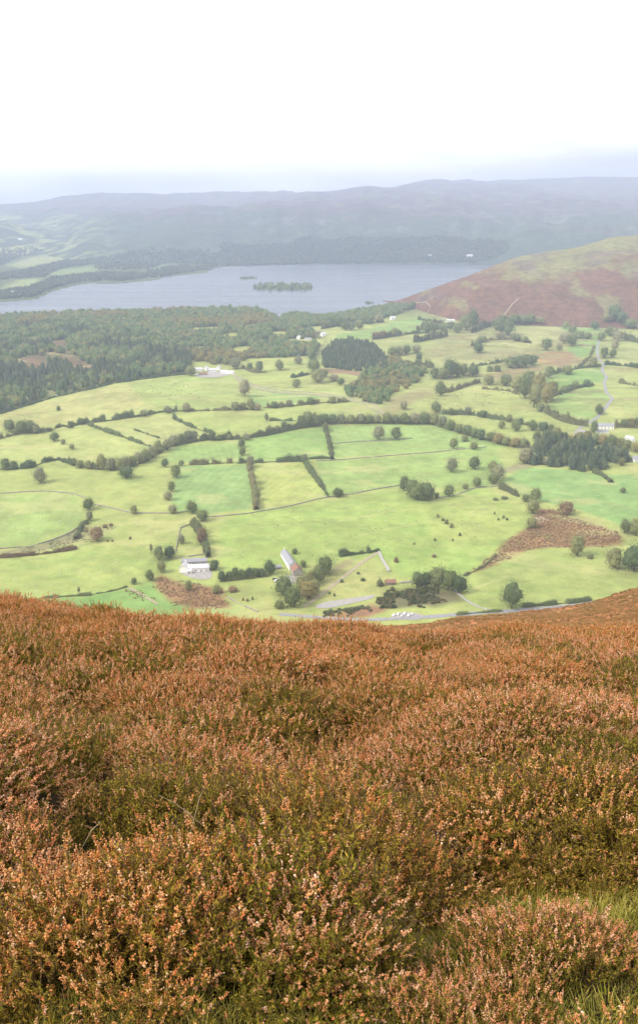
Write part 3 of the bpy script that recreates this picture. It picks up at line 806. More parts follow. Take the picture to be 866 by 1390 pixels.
def tintmat(name, stops_a, stops_b, transl=.2):
    """colour by the plant's own tint and by the shoot's hue"""
    m, nt, b = newmat(name)
    ti = N(nt, 'ShaderNodeAttribute', attribute_type='INSTANCER'); ti.attribute_name = 'tint'
    hu = N(nt, 'ShaderNodeAttribute', attribute_type='GEOMETRY'); hu.attribute_name = 'hue'
    c = mixc(nt, ti.outputs['Fac'], ramp(nt, hu.outputs['Fac'], stops_a), ramp(nt, hu.outputs['Fac'], stops_b))
    nt.links.new(c, b.inputs['Base Color']); b.inputs['Roughness'].default_value = .75
    tr = N(nt, 'ShaderNodeBsdfTranslucent'); nt.links.new(c, tr.inputs['Color'])
    mx = N(nt, 'ShaderNodeMixShader'); mx.inputs[0].default_value = transl
    nt.links.new(b.outputs[0], mx.inputs[1]); nt.links.new(tr.outputs[0], mx.inputs[2])
    nt.links.new(mx.outputs[0], nt.nodes['Material Output'].inputs['Surface'])
    return m
M['h_stem'] = simple('heather_stem', (.10, .06, .04), .3, 30)
M['h_leaf'] = tintmat('heather_leaf', [(0, (.09, .10, .010)), (.5, (.22, .195, .018)), (1, (.42, .29, .035))], [(0, (.15, .12, .014)), (.5, (.28, .20, .025)), (1, (.44, .27, .04))])
M['h_flower'] = tintmat('heather_flower', [(0, (.56, .165, .06)), (.35, (.71, .30, .125)), (.75, (.79, .45, .26)), (1, (.90, .68, .52))], [(0, (.55, .168, .048)), (.45, (.72, .30, .095)), (.8, (.80, .48, .23)), (1, (.90, .67, .46))])
M['g_blade'] = tintmat('grass_blade', [(0, (.13, .15, .015)), (.6, (.27, .25, .035)), (1, (.46, .37, .09))], [(0, (.20, .19, .02)), (.6, (.38, .31, .05)), (1, (.52, .41, .14))])
M['g_straw'] = simple('straw', (.42, .35, .22), .2, 20)

def heather():
    hp = [proto('heather_plant', heather_proto(200+k, 50, .19, .27, .92)) for k in range(4)]
    hp += [proto('heather_plant', heather_proto(210+k, 46, .17, .24, .16)) for k in range(2)]
    hp += [proto('heather_plant', heather_proto(220, 22, .14, .34, 1.0))]
    n = 150000
    X = rng.uniform(-26, 26, n); Y = rng.uniform(-4, 30, n); rr = np.hypot(X, Y)
    keep = (np.abs(X) < 5.5+.72*np.maximum(Y, 0)) & (rr > 1.6) & (rr < 30); X, Y, rr = X[keep], Y[keep], rr[keep]; n = len(X)
    # the heather grows as separate bushes of different age, size and colour
    nb = 2350
    BX = rng.uniform(-27, 27, nb*3); BY = rng.uniform(-5, 31, nb*3); kb = np.abs(BX) < 6.5+.72*np.maximum(BY, 0); BX, BY = BX[kb], BY[kb]; nb = len(BX); br = np.hypot(BX, BY)
    BR = rng.uniform(.22, .52, nb)*(1+.25*(fbm(BX/3+1, BY/3, 2)-.5)); BH = rng.uniform(.62, 1.28, nb)*(.72+.56*fbm(BX/2.6+2, BY/2.6+40, 3))
    bu = W0/2+1155*BX/np.maximum(BY, .5)
    BH *= 1+.30*np.exp(-((br-12.5)/2.6)**2)*sstep(bu, 380, 540)*(rng.random(nb) < .55)
    BG = fbm(BX/1.5+11, BY/1.5+5, 3)+rng.normal(0, .15, nb); BT = fbm(BX/2+31, BY/2, 3)+rng.normal(0, .19, nb)
    near = np.zeros(n, int); best = np.full(n, 9.0)
    for k0 in range(0, n, 4000):
        sl_ = slice(k0, k0+4000)
        dd = np.hypot(X[sl_, None]-BX[None], Y[sl_, None]-BY[None])/BR[None]
        near[sl_] = dd.argmin(1); best[sl_] = dd.min(1)
    edge = 2.27+(fbm(X/.5, Y*0+3, 3)-.5)*.9
    keep = (best < 1.08) | (rng.random(n) < .24)
    keep &= (rr > edge) | ((rng.random(n) < .22) & (rr > 1.75))
    X, Y, rr, near, best = X[keep], Y[keep], rr[keep], near[keep], best[keep]; n = len(X)
    low = best > 1.05
    dome = np.clip(1-(best/1.12)**2, 0, 1)**.5
    s = np.where(low, rng.uniform(.26, .5, n), .29+BH[near]*(.25+.56*dome)+rng.uniform(-.08, .10, n))
    s = np.where((rr < 2.3), s*.75, s)
    P = np.stack([X, Y, h_side(X, Y)-.02], 1)
    phi = np.arctan2(X-BX[near], -(Y-BY[near])); tilt = np.where(low, .1, np.clip(best, 0, 1)*.62)+rng.normal(0, .12, n)
    rot = np.stack([tilt, rng.normal(0, .14, n), phi+rng.normal(0, .3, n)], 1)
    gsel = rng.random(n) < np.where(low, .75, np.clip((BG[near]-.43)*4.0, .05, .9))
    idx = np.where(gsel, rng.integers(4, 6, n), rng.integers(0, 4, n)); idx = np.where(rng.random(n) < .075, 6, idx)
    tint = np.clip(sstep(rr, 2.5, 12)*.30+(BT[near]-.5)*1.9+.20, 0, 1)
    scatter('heather', hp, P, rot, s, tint, idx)
    # further heather on the spur beyond the crest
    n = 26000
    u = rng.uniform(380, 1150, n); t = (u-433)/1155; az = np.arctan(t); rr = np.exp(rng.uniform(math.log(150), math.log(520), n))
    X = np.sin(az)*rr; Y = np.cos(az)*rr; s = rng.uniform(1.6, 3.2, n)
    P = np.stack([X, Y, h_side(X, Y)-.1], 1)
    rot = np.stack([rng.normal(0, .15, n), rng.normal(0, .15, n), rng.uniform(0, 6.28, n)], 1)
    scatter('heather', hp[:6], P, rot, np.stack([s*1.6, s*1.6, s*.8], 1), np.clip(.7+rng.normal(0, .2, n), 0, 1))
    # grass at the feet
    def tuft(seed, nb, L, wd):
        rg = np.random.default_rng(seed); V = []; Fq = []; hue = []
        for i in range(nb):
            a = rg.uniform(0, 6.28); b = np.array([math.cos(a), math.sin(a), 0])*rg.uniform(0, .05); l = L*rg.uniform(.5, 1.2)
            o = np.array([math.cos(a), math.sin(a), 0])*l*rg.uniform(.1, .8); sd = np.array([-math.sin(a), math.cos(a), 0])*wd
            for t in (0, .4, .75, 1.0):
                p = b+o*t*t+np.array([0, 0, l*(t-.25*t*t)]); w = sd*(1-t*.9); V += [p-w, p+w]; hue += [i % 11/10]*2
            k = i*8; Fq += [(k, k+1, k+3, k+2), (k+2, k+3, k+5, k+4), (k+4, k+5, k+7, k+6)]
        return np_mesh('grass_tuft', np.array(V), [np.array(Fq)], [M['g_blade']], attr={'hue': np.array(hue)})
    gp = [proto('grass_tuft', tuft(300+k, 26, .045, .0013)) for k in range(3)]+[proto('grass_tuft', tuft(310, 46, .035, .002))]
    n = 20000
    az = rng.uniform(-math.pi, math.pi, n); rr = np.sqrt(rng.uniform(.1, 3.1**2, n)); X = np.sin(az)*rr; Y = np.cos(az)*rr
    P = np.stack([X, Y, h_side(X, Y)-.005], 1)
    scatter('grass', gp, P, np.stack([rng.normal(0, .25, n), rng.normal(0, .25, n), rng.uniform(0, 6.28, n)], 1), rng.uniform(.6, 1.4, n), fbm(X/.4, Y/.4, 3))
    # tall dry stalks that stand over the heather
    mb = MB()
    for (u, r, L, a) in [(238, 2.75, .50, .35), (60, 2.7, .42, .6), (330, 2.8, .45, -1.1), (560, 3.0, .24, .5), (120, 4.6, .42, -.4)]:
        az = math.atan((u-433)/1100); x, y = math.sin(az)*r, math.cos(az)*r; z = float(h_side(x, y))
        mb.tube([(x, y, z), (x+.06*a, y, z+L*.5), (x+.22*a, y-.02, z+L*.93), (x+.27*a, y-.02, z+L)], [.0011, .0008, .0012, .0004], 4)
    tag(link('dry_stalks', mb.mesh('dry_stalks', [M['g_straw']])), kind='stuff')
heather()

# ---- woods
def joint(kind, k, leaf):
    cm, tm = KIND[kind][k]
    n1 = len(cm.vertices); V1 = np.empty(n1*3, np.float32); cm.vertices.foreach_get('co', V1)
    V = [V1.reshape(-1, 3)]; fq = [[], []]; f = {3: [], 4: []}; m = {3: [], 4: []}
    for p in cm.polygons: f[len(p.vertices)].append(p.vertices[:]); m[len(p.vertices)].append(0)
    if tm:
        V2 = np.empty(len(tm.vertices)*3, np.float32); tm.vertices.foreach_get('co', V2); V.append(V2.reshape(-1, 3))
        for p in tm.polygons:
            if len(p.vertices) == 4: f[4].append([i+n1 for i in p.vertices]); m[4].append(1)
    fs = [np.array(f[k]) for k in (3, 4) if f[k]]; mi = np.concatenate([np.array(m[k]) for k in (3, 4) if f[k]])
    return proto('woodland_tree', np_mesh('woodland_tree', np.concatenate(V), fs, [M[leaf], M['bark']], mi))
WP = {'wood': [joint('broad', k, 'wood') for k in range(7)], 'conifer': [joint('conifer', k, 'conifer') for k in range(3)],
      'farwood': [joint('broad', k, 'farwood') for k in range(7)],
      'autumn': [joint('broad', k, 'autumn') for k in range(7)]}
def woods(name, poly, n, kinds, hm, avoid=(), zf=None, label=None, flat=False, mindist=0, edgeconifer=None):
    P = flatw(poly) if flat else polyw(poly)
    lo, hi = P.min(0), P.max(0); X = []; Y = []
    x = rng.uniform(lo[0], hi[0], n*6); y = rng.uniform(lo[1], hi[1], n*6); k = inside(x, y, P)
    for a in avoid: k &= ~inside(x, y, polyw(a))
    x, y = x[k][:n], y[k][:n]; n = len(x)
    protos = sum([WP[q] for q in kinds], [])
    z = (zf or ztop)(x, y)
    h = rng.uniform(hm[0], hm[1], n)
    # woodland kinds change in drifts
    d = fbm(x/160+3, y/160+8, 3)+rng.normal(0, .06, n)
    if len(kinds) == 2:
        second = d > (.62 if kinds[1] == 'autumn' else .53); n0 = len(WP[kinds[0]])
        idx = np.where(second, n0+rng.integers(0, len(WP[kinds[1]]), n), rng.integers(0, n0, n))
    else: idx = rng.integers(0, len(protos), n)
    con = idx >= len(WP[kinds[0]]) if (len(kinds) == 2 and kinds[1] == 'conifer') else np.full(n, kinds[0] == 'conifer')
    w = np.where(con, h*1.3, h*rng.uniform(.8, 1.15, n))
    o = scatter(name, protos, np.stack([x, y, z-.3], 1), np.stack([np.zeros(n), np.zeros(n), rng.uniform(0, 6.28, n)], 1), np.stack([w, w, h*np.where(con, 1.15, 1)], 1), None, idx)
    if label: o['label'] = label
    return o
woods('woods', [(-420, 650), (-250, 616), (-120, 588), (0, 561), (25, 553), (71, 539), (107, 531), (157, 519), (220, 510), (258, 506), (262, 490), (240, 470), (200, 455), (120, 442), (60, 440), (0, 447), (-120, 455), (-420, 474)], 7400, ['wood', 'conifer'], (9, 20), REDWOOD)
woods('woods', [(-420, 474), (-120, 455), (0, 447), (60, 440), (120, 442), (200, 455), (240, 470), (262, 490), (300, 497), (330, 490), (425, 489), (432, 470), (425, 452), (385, 441), (372, 431), (350, 421), (310, 419), (260, 421), (200, 423), (110, 425), (0, 429), (-120, 433), (-420, 448)], 8600, ['wood', 'autumn'], (7, 18), CLEAR)
woods('woods', [(380, 442), (384, 431), (400, 427), (425, 431), (440, 432), (480, 425), (530, 416), (566, 408), (556, 420), (530, 430), (495, 437), (450, 438), (425, 445), (400, 446)], 1100, ['wood'], (11, 18))
woods('woods', [(437, 480), (450, 466), (475, 461), (502, 467), (520, 481), (530, 492), (526, 506), (500, 506), (470, 503), (438, 499)], 900, ['conifer'], (9, 13))
woods('woods', [(470, 532), (485, 515), (505, 503), (520, 497), (532, 487), (560, 497), (582, 506), (572, 516), (548, 531), (518, 549), (492, 546), (476, 541)], 380, ['wood', 'autumn'], (8, 15))
for i, I in enumerate(ISLES):
    woods('woods', I, (150, 30, 12)[i], ['wood', 'conifer'], ((9, 17), (6, 10), (4, 7))[i], flat=True, zf=lambda x, y: np.zeros_like(x)-.3)
FARW = [[(-60, 412), (0, 407), (48, 403), (60, 397), (78, 390), (95, 386), (70, 380), (40, 391), (0, 396), (-60, 400)],
        [(70, 378), (95, 386), (120, 382), (165, 382), (210, 377), (250, 371), (284, 366), (300, 361), (230, 362), (195, 371), (150, 370), (100, 374)],
        [(0, 380), (30, 378), (60, 376), (85, 364), (130, 358), (140, 351), (90, 354), (40, 366), (0, 372)],
        [(-60, 372), (0, 362), (30, 348), (60, 340), (40, 336), (0, 340), (-60, 348)], [(130, 366), (200, 366), (228, 356), (300, 360), (300, 340), (220, 335), (160, 345), (128, 355)]]
for P in FARW: woods('woods', P, 900, ['farwood'], (10, 17))
woods('woods', [(300, 361), (430, 357.8), (560, 356.5), (645, 357), (668, 352), (690, 340), (690, 326), (560, 322), (430, 324), (300, 330)], 6500, ['farwood'], (9, 16))

# ------------------------------------------------------------------ hedges, walls, roads
def along(pts, step):
    W = [np.array(hit(u, v)[:2]) for u, v in pts]; out = []
    # round the corners a little
    D = [W[0]]
    for a, b in zip(W[:-1], W[1:]):
        n = max(1, int(np.linalg.norm(b-a)/step))
        for i in range(1, n+1): D.append(a+(b-a)*i/n)
    D = np.array(D)
    for _ in range(3): D[1:-1] = .25*D[:-2]+.5*D[1:-1]+.25*D[2:]
    return D
def hedge(pts, hpx, label, leaf='hedge', gaps=.12, name='hedge', cat='hedge', wide=1.0, group=None):
    D = along(pts, 2.0); mid = D[len(D)//2]; z0 = float(h_valley(*mid)); s = ppm(mid[0], mid[1], z0)
    h = hpx*1.28/s; rg = np.random.default_rng(len(label)*7+int(pts[0][0]))
    cum = np.arange(len(D))*2.0
    var = fbm(cum/14+pts[0][0], cum*0+pts[0][1], 3)
    hh = h*(.12+1.25*var**1.3*1.15+.7*(vnoise(cum/6+9, cum*0+3)-.5)); hh = np.where(vnoise(cum/9+50, cum*0+pts[0][1]) < gaps+.06, h*.12, np.maximum(hh, h*.18))
    L = cum[-1]+2; sz = max(.28, .62/s)
    n = int(L*h*wide*5.5/(sz*sz*4))+60; n = min(n, 9000)
    k = rg.integers(0, len(D), n)
    T = np.gradient(D, axis=0); T /= np.linalg.norm(T, axis=1, keepdims=True)+1e-9; Nn = np.stack([-T[:, 1], T[:, 0]], 1)
    a = rg.uniform(0, math.pi, n); q = rg.uniform(.7, 1.12, n)
    hw = np.minimum(hh*.58, 3.0)*wide*(.7+.5*vnoise(cum/7+2, cum*0+pts[0][0]))
    off = np.cos(a)*hw[k]*q; zz = np.sin(a)*hh[k]*q
    P2 = D[k]+Nn[k]*off[:, None]+T[k]*rg.uniform(-1.2, 1.2, (n, 1))
    zg = h_valley(P2[:, 0], P2[:, 1])
    C = np.stack([P2[:, 0], P2[:, 1], zg+zz], 1)
    nr = np.stack([Nn[k][:, 0]*np.cos(a), Nn[k][:, 1]*np.cos(a), np.sin(a)], 1)
    V, Fq = quads(C, nr*.8+np.array([0, 0, .5])+rg.normal(size=(n, 3))*.4, sz*rg.uniform(.7, 1.3, n), .8, rg)
    # woody core
    m = 6; ring = []
    for j in range(m):
        t = math.pi*j/(m-1); q = .80
        o = np.cos(t)*hw*q; p = D+Nn*o[:, None]; ring.append(np.stack([p[:, 0], p[:, 1], h_valley(p[:, 0], p[:, 1])+np.sin(t)*hh*q-.1], 1))
    G = np.stack(ring, 1); nn = len(D); idx = np.arange(nn*m).reshape(nn, m)+len(V)
    Fc = np.stack([idx[:-1, :-1], idx[1:, :-1], idx[1:, 1:], idx[:-1, 1:]], -1).reshape(-1, 4)
    org = np.array([mid[0], mid[1], z0])
    me = np_mesh(name, np.concatenate([V, G.reshape(-1, 3)])-org, [np.concatenate([Fq, Fc])], [M[leaf]])
    tag(link(name, me, loc=tuple(org)), label, cat, group)
def stone_wall(pts, label, h=1.3, t=.8, mat='stone', name='stone_wall'):
    D = along(pts, 2.0); mid = D[len(D)//2]; z0 = float(h_valley(*mid)); org = np.array([mid[0], mid[1], z0])
    T = np.gradient(D, axis=0); T /= np.linalg.norm(T, axis=1, keepdims=True)+1e-9; Nn = np.stack([-T[:, 1], T[:, 0]], 1)
    rg = np.random.default_rng(int(pts[0][0]*3+pts[0][1]))
    zg = h_valley(D[:, 0], D[:, 1]); top = h*(1+rg.uniform(-.22, .12, len(D)))
    top = np.where(vnoise(np.arange(len(D))/5., np.zeros(len(D))+pts[0][1]) < .1, h*.35, top)
    prof = [(-.5, -.4), (-.36, 1), (.36, 1), (.5, -.4)]; G = []
    for a, b in prof:
        p = D+Nn*(a*t+rg.uniform(-.06, .06, (len(D), 1)))
        G.append(np.stack([p[:, 0], p[:, 1], zg+np.where(b > 0, top, b)], 1))
    G = np.stack(G, 1); n = len(D); idx = np.arange(n*4).reshape(n, 4)
    Fc = np.stack([idx[:-1, :-1], idx[1:, :-1], idx[1:, 1:], idx[:-1, 1:]], -1).reshape(-1, 4)
    caps = np.array([[0, 1, 2, 3], [n*4-1, n*4-2, n*4-3, n*4-4]])
    me = np_mesh(name, G.reshape(-1, 3)-org, [np.concatenate([Fc, caps])], [M[mat]])
    tag(link(name, me, loc=tuple(org)), label, 'wall')
def ribbon(name, pts, width, mat, lift=.25, hf=h_valley):
    D = along(pts, 4.0); T = np.gradient(D, axis=0); T /= np.linalg.norm(T, axis=1, keepdims=True)+1e-9; Nn = np.stack([-T[:, 1], T[:, 0]], 1)
    w = width*(.5+.06*np.sin(np.arange(len(D))*.9)); G = []
    for s in (-1, -.33, .33, 1):
        p = D+Nn*(w*s)[:, None]; G.append(np.stack([p[:, 0], p[:, 1], hf(p[:, 0], p[:, 1])+lift-(abs(s) == 1)*.04], 1))
    G = np.stack(G, 1); n = len(D); idx = np.arange(n*4).reshape(n, 4)
    Fc = np.stack([idx[:-1, :-1], idx[1:, :-1], idx[1:, 1:], idx[:-1, 1:]], -1).reshape(-1, 4)
    tag(link(name, np_mesh(name, G.reshape(-1, 3), [Fc], [M[mat]])), kind='structure')
def patch(name, pts, mat, lift=.22):
    """ground surfacing laid as a draped sheet"""
    P = polyw(pts); n = len(P); c = P.mean(0); K = 8; V = [(c[0], c[1], float(h_valley(*c))+lift)]; Fc = []
    Q = []
    for i in range(n):
        for t in (0, .25, .5, .75): Q.append(P[i]*(1-t)+P[(i+1) % n]*t)
    Q = np.array(Q)
    for _ in range(2): Q = .25*np.roll(Q, 1, 0)+.5*Q+.25*np.roll(Q, -1, 0)
    m = len(Q)
    for k in range(1, K+1):
        p = c+(Q-c)*k/K; z = h_valley(p[:, 0], p[:, 1])+lift
        V += [(p[i, 0], p[i, 1], z[i]) for i in range(m)]
    for i in range(m): Fc.append((0, 1+i, 1+(i+1) % m))
    for k in range(K-1):
        for i in range(m): Fc.append((1+k*m+i, 1+(k+1)*m+i, 1+(k+1)*m+(i+1) % m, 1+k*m+(i+1) % m))
    mb = MB(); mb.add(V, Fc); tag(link(name, mb.mesh(name, [M[mat]], True)), kind='structure')

ribbon('road', [(575, 838), (615, 835), (650, 832), (700, 829), (760, 824), (815, 817), (880, 806)], 6.5, 'tarmac')
ribbon('road', [(575, 838), (540, 840), (480, 842), (430, 838), (380, 834)], 5.5, 'tarmac')
patch('car_park', [(528, 841), (534, 832), (560, 831), (578, 836), (570, 842)], 'gravel', .2)
ribbon('lane', [(812, 462), (810, 475), (811, 486), (819, 495), (816, 503), (823, 512), (819, 520), (822, 532), (831, 541), (822, 553), (811, 566), (797, 575), (785, 582)], 5.5, 'tarmac', .4)
ribbon('lane', [(317, 509), (327, 517), (350, 526), (372, 531), (435, 536), (455, 539), (493, 546), (512, 553), (522, 562)], 4.5, 'trackdirt', .3)
ribbon('track', [(513, 750), (480, 772), (445, 800), (430, 812), (412, 824)], 4.0, 'trackdirt')
ribbon('track', [(614, 800), (635, 817), (652, 826), (670, 829)], 2.6, 'gravel')
ribbon('track', [(176, 798), (190, 806), (214, 820)], 3.0, 'trackdirt')
ribbon('path', [(684, 428), (690, 420), (696, 412), (704, 405)], 3.5, 'trackdirt', 1.0, ztop)
ribbon('path', [(544, 420), (556, 413), (568, 411), (578, 410), (584, 417), (576, 426), (566, 429)], 2, 'trackdirt', 1.0, ztop)
patch('yard', [(242, 778), (246, 765), (285, 762), (290, 786), (268, 787)], 'gravel')
patch('yard', [(374, 792), (376, 785), (392, 780), (404, 783), (413, 780), (408, 790), (390, 794)], 'gravel')
patch('gravel_pull_in', [(425, 826), (436, 818), (470, 813), (512, 807), (505, 813), (478, 819), (448, 826)], 'gravel')
patch('yard', [(263, 512), (268, 506), (300, 504), (318, 508), (290, 513)], 'gravel', .4)
patch('yard', [(776, 590), (783, 582), (800, 585), (792, 592)], 'gravel', .4)

HG = [
 ([(-20, 600), (30, 588), (66, 586)], 5, 'low ragged hedge leaving the three round trees at the left edge'),
 ([(66, 586), (84, 578), (98, 581)], 4, 'thin hedge joining the round trees to the hedge below the woods'),
 ([(94, 579), (120, 574), (150, 571), (183, 566), (222, 559), (257, 558)], 8, 'bushy hedge below the pasture under the dark left woods'),
 ([(122, 577), (150, 588), (180, 598), (204, 606)], 4, 'dark diagonal hedge between two pale fields on the left'),
 ([(183, 584), (200, 589), (216, 595)], 2, 'short dark broken hedge in the pale field right of the diagonal hedge'),
 ([(-10, 637), (20, 637), (45, 635), (62, 627), (80, 624), (100, 631), (128, 636)], 6, 'wavy dark hedge running in from the left edge across the pasture'),
 ([(128, 637), (155, 638), (185, 632), (212, 617), (232, 606), (280, 597), (330, 596), (357, 592), (393, 584), (435, 578)], 9, 'long thick curving hedge climbing through the middle of the fields'),
 ([(257, 558), (300, 557), (352, 556)], 4, 'hedge below the big white farm pasture'),
 ([(358, 554), (400, 551), (437, 547), (473, 545)], 6, 'straight hedge just below the walled lane'),
 ([(236, 568), (250, 575), (272, 584), (290, 588)], 4, 'thick dark diagonal hedge under the pasture beside the lane tree'),
 ([(367, 571), (385, 571), (402, 571.5)], 4, 'short dark clipped hedge standing alone in the middle field'),
 ([(323, 629), (350, 628), (378, 627), (413, 626)], 6, 'dark hedge along the top of the square yellow field'),
 ([(378, 627), (450, 622)], 3, 'low broken hedge running right from the dark hedge'),
 ([(258, 631), (285, 630), (315, 628)], 6, 'gappy hedge along the top of the square emerald field'),
 ([(338, 632), (342, 650), (346, 668), (348, 692)], 9, 'bushy hedge between the emerald and yellow square fields'),
 ([(413, 627), (425, 645), (438, 662), (446, 675)], 6, 'diagonal dark hedge on the right side of the yellow square field'),
 ([(441, 580), (446, 598), (451, 624)], 7, 'upright hedge between two bright green fields in the middle'),
 ([(434, 575), (500, 574), (560, 574), (585, 575), (610, 583), (632, 590), (660, 597), (690, 605), (718, 608)], 8, 'long bushy hedge across the middle right fields'),
 ([(262, 712), (272, 725), (279, 742), (283, 757)], 9, 'overgrown hedge climbing from the near white farmhouse'),
 ([(0, 757), (30, 755), (60, 752), (104, 745)], 5, 'grey brown shrubby bank at the left edge of the fields'),
 ([(104, 732), (112, 716), (120, 706)], 5, 'short hedge below the two trees beside the curved field'),
 ([(300, 789), (330, 785), (362, 781)], 8, 'dark dense hedge between the white farmhouse and the long barn'),
 ([(461, 755), (487, 752), (513, 748)], 8, 'dark green clipped hedge at the head of the dirt track'),
 ([(710, 824), (745, 821), (775, 818), (800, 815)], 5, 'low dark hedge beside the road right of the oak'),
 ([(620, 835), (650, 832), (680, 830)], 3, 'low dark hedge beside the road left of the oak'),
 ([(678, 663), (690, 667), (703, 674)], 6, 'short hedge left of the bracken gully'),
 ([(630, 782), (655, 770), (672, 755)], 3, 'thin scrub line at the tail of the bracken gully'),
 ([(805, 641), (818, 646), (829, 655)], 4, 'thin hedge across the bright green field right of the conifers'),
 ([(740, 560), (758, 570), (778, 576), (797, 579)], 9, 'thick hedge curving to the white house on the right'),
 ([(758, 536), (780, 527), (804, 523)], 5, 'dark arched hedge above the oval green field'),
 ([(731, 513), (760, 505), (788, 500), (814, 497)], 5, 'dark hedge ending at the bend of the lane'),
 ([(820, 495), (850, 497), (890, 503)], 4, 'dark hedge right of the lane bend'),
 ([(605, 533), (625, 527), (650, 519)], 5, 'short straight hedge right of the autumn wood'),
 ([(506, 461), (525, 458), (545, 455), (580, 452)], 5, 'hedge in the fields under the small white house by the shore'),
 ([(562, 465), (585, 461), (606, 456)], 8, 'thick bushy hedge in the rough fields under the red hill'),
 ([(830, 580), (850, 580), (880, 582)], 8, 'leafy hedge right of the white house'),
 ([(28, 817), (60, 812), (120, 808), (150, 803), (172, 797)], 2.5, 'thin dark hedge between pale and bright green grass above the heather'),
 ([(440, 832), (465, 829), (500, 825)], 4, 'dark gorse hedge below the grey pull-in'),
 ([(0, 562), (25, 554), (71, 540), (107, 532), (157, 520), (220, 511), (260, 508)], 3, 'dark hedge along the foot of the left woods'),
 ([(640, 470), (662, 462), (690, 461), (720, 466)], 5, 'ragged scrub line in the yellowish field under the red hill'),
 ([(640, 498), (668, 494), (700, 488), (730, 487)], 4, 'broken scrub line across the rough slope above the dark belt'),
 ([(655, 528), (690, 531), (704, 536)], 4, 'low hedge running into the autumn copse from the left'),
 ([(600, 562), (640, 563), (680, 570), (720, 578)], 5, 'ragged hedge below the lone dark round tree'),
 ([(540, 500), (560, 497), (588, 500)], 6, 'bushy edge along the top of the autumn wood'),
 ([(566, 450), (580, 441), (600, 440)], 6, 'bushy hedge dropping left of the long white cottage'),
 ([(640, 452), (655, 446), (668, 442)], 7, 'thick scrub right of the long white cottage'),
 ([(436, 447), (455, 443), (490, 440), (520, 437)], 6, 'leafy hedge along the strip field below the shore trees'),
 ([(330, 500), (345, 506), (360, 506)], 5, 'small bushes lining the lane right of the big farm'),
 ([(396, 513), (420, 508), (434, 505)], 4, 'scrubby bank in the pale field left of the dark conifer wood'),
 ([(840, 520), (866, 524), (900, 530)], 5, 'hedge crossing the right edge field below the lane'),
 ([(835, 455), (850, 462), (880, 468)], 6, 'thick hedge below the white house at the right edge'),
 ([(785, 500), (800, 485), (806, 470)], 3, 'thin hedge left of the lane under the red hill'),
 ([(567, 434), (600, 439), (660, 442), (720, 441)], 3, 'dark hedge along the foot of the red hill'),
]
for pts, h, lab in HG:
    hedge(pts, h, lab, 'brown' if 'brown' in lab else ('dark' if 'dark' in lab else 'hedge'), wide=1.2)
WL = [
 ([(-10, 671), (30, 668), (60, 667), (100, 670), (116, 676)], 'dry stone wall along the top of the curved pale field at left'),
 ([(-10, 746), (40, 742), (70, 734), (95, 724), (108, 715)], 'dry stone wall along the bottom of the curved pale field'),
 ([(128, 685), (165, 693), (183, 697), (232, 697), (262, 694)], 'grey wall crossing the pasture right of the curved field'),
 ([(266, 703), (300, 701), (340, 697), (380, 690), (435, 677), (487, 669), (545, 659)], 'long dry stone wall below the square fields'),
 ([(258, 712), (245, 717), (241, 735), (239, 750)], 'stone wall round the small paddock above the white farmhouse'),
 ([(238, 758), (255, 756), (277, 753)], 'stone wall behind the near white farmhouse'),
 ([(430, 626), (490, 622), (552, 617), (608, 612), (660, 607)], 'long thin wall across the wide green fields'),
 ([(449, 603), (500, 599), (560, 595)], 'faint wall below the two trees in the green field'),
 ([(317, 508), (328, 515), (350, 524), (372, 529), (435, 534), (456, 537), (494, 544), (514, 551)], 'dark stone wall on the far side of the farm lane'),
 ([(318, 512), (326, 520), (349, 528.5), (371, 533), (434, 538), (454, 541), (490, 548), (520, 563)], 'dark stone wall on the near side of the farm lane'),
 ([(755, 439), (766, 448), (781, 456)], 'stone wall running down from the red hill foot'),
 ([(543, 792), (551, 791), (562, 791)], 'short pale stone wall left of the roadside trees'),
 ([(593, 676), (612, 674), (646, 662), (678, 660)], 'wall joining the field trees right of the copse'),
 ([(310, 812), (330, 822), (350, 831)], 'stone wall running down from the red-brown bush'),
 ([(514, 750), (520, 762), (528, 776)], 'tumbled pale stone wall beside the track head'),
]
for pts, lab in WL:
    pale = 'pale' in lab and 'curved' not in lab
    stone_wall(pts, lab, 1.3 if not pale else 1.6, .9 if not pale else (3.2 if 'tumbled' in lab else 1.2), 'palestone' if pale else 'stone')

# ------------------------------------------------------------------ trees one can tell apart
clump('dark round tree standing at the left edge hedge', [(13, 586, 17, 16, 'dark')])
clump('round green trees standing close together at left edge hedge', [(32, 588, 18, 16), (41, 588, 17, 15), (50, 588, 13, 13, 'pale')])
clump('small dark round tree alone in the pale left field', [(75, 599, 11, 12, 'dark')])
clump('tiny trees in a line in the pale left field', [(87, 603, 7, 6, 'pale'), (98, 610, 8, 8)])
clump('dark bushy trees on the wavy left hedge', [(9, 637, 14, 13, 'dark'), (20, 637, 10, 12, 'dark'), (41, 635, 11, 14, 'dark')])
clump('bushy trees at the right end of the wavy hedge', [(100, 632, 10, 10), (110, 635, 11, 12), (121, 636, 10, 12)])
clump('full trees along the thick curving hedge', [(139, 637, 19, 17), (152, 638, 18, 14, 'pale'), (162, 638, 17, 14), (171, 635, 16, 14, 'pale'), (180, 633, 15, 13), (189, 629, 15, 14, 'pale'), (198, 626, 15, 13), (207, 621, 16, 14, 'pale'), (216, 614, 15, 13)])
clump('dark round tree below the thick curving hedge', [(171, 649, 17, 18, 'dark')])
clump('pale tree alone in the left pasture', [(56, 655, 18, 17, 'pale')])
clump('grey green trees beside the curved pale field', [(122, 692, 16, 14, 'green'), (123, 707, 13, 10, 'pale')])
clump('brownish tree on a bare stem in the marshy corner', [(133, 734, 20, 17, 'brown')])
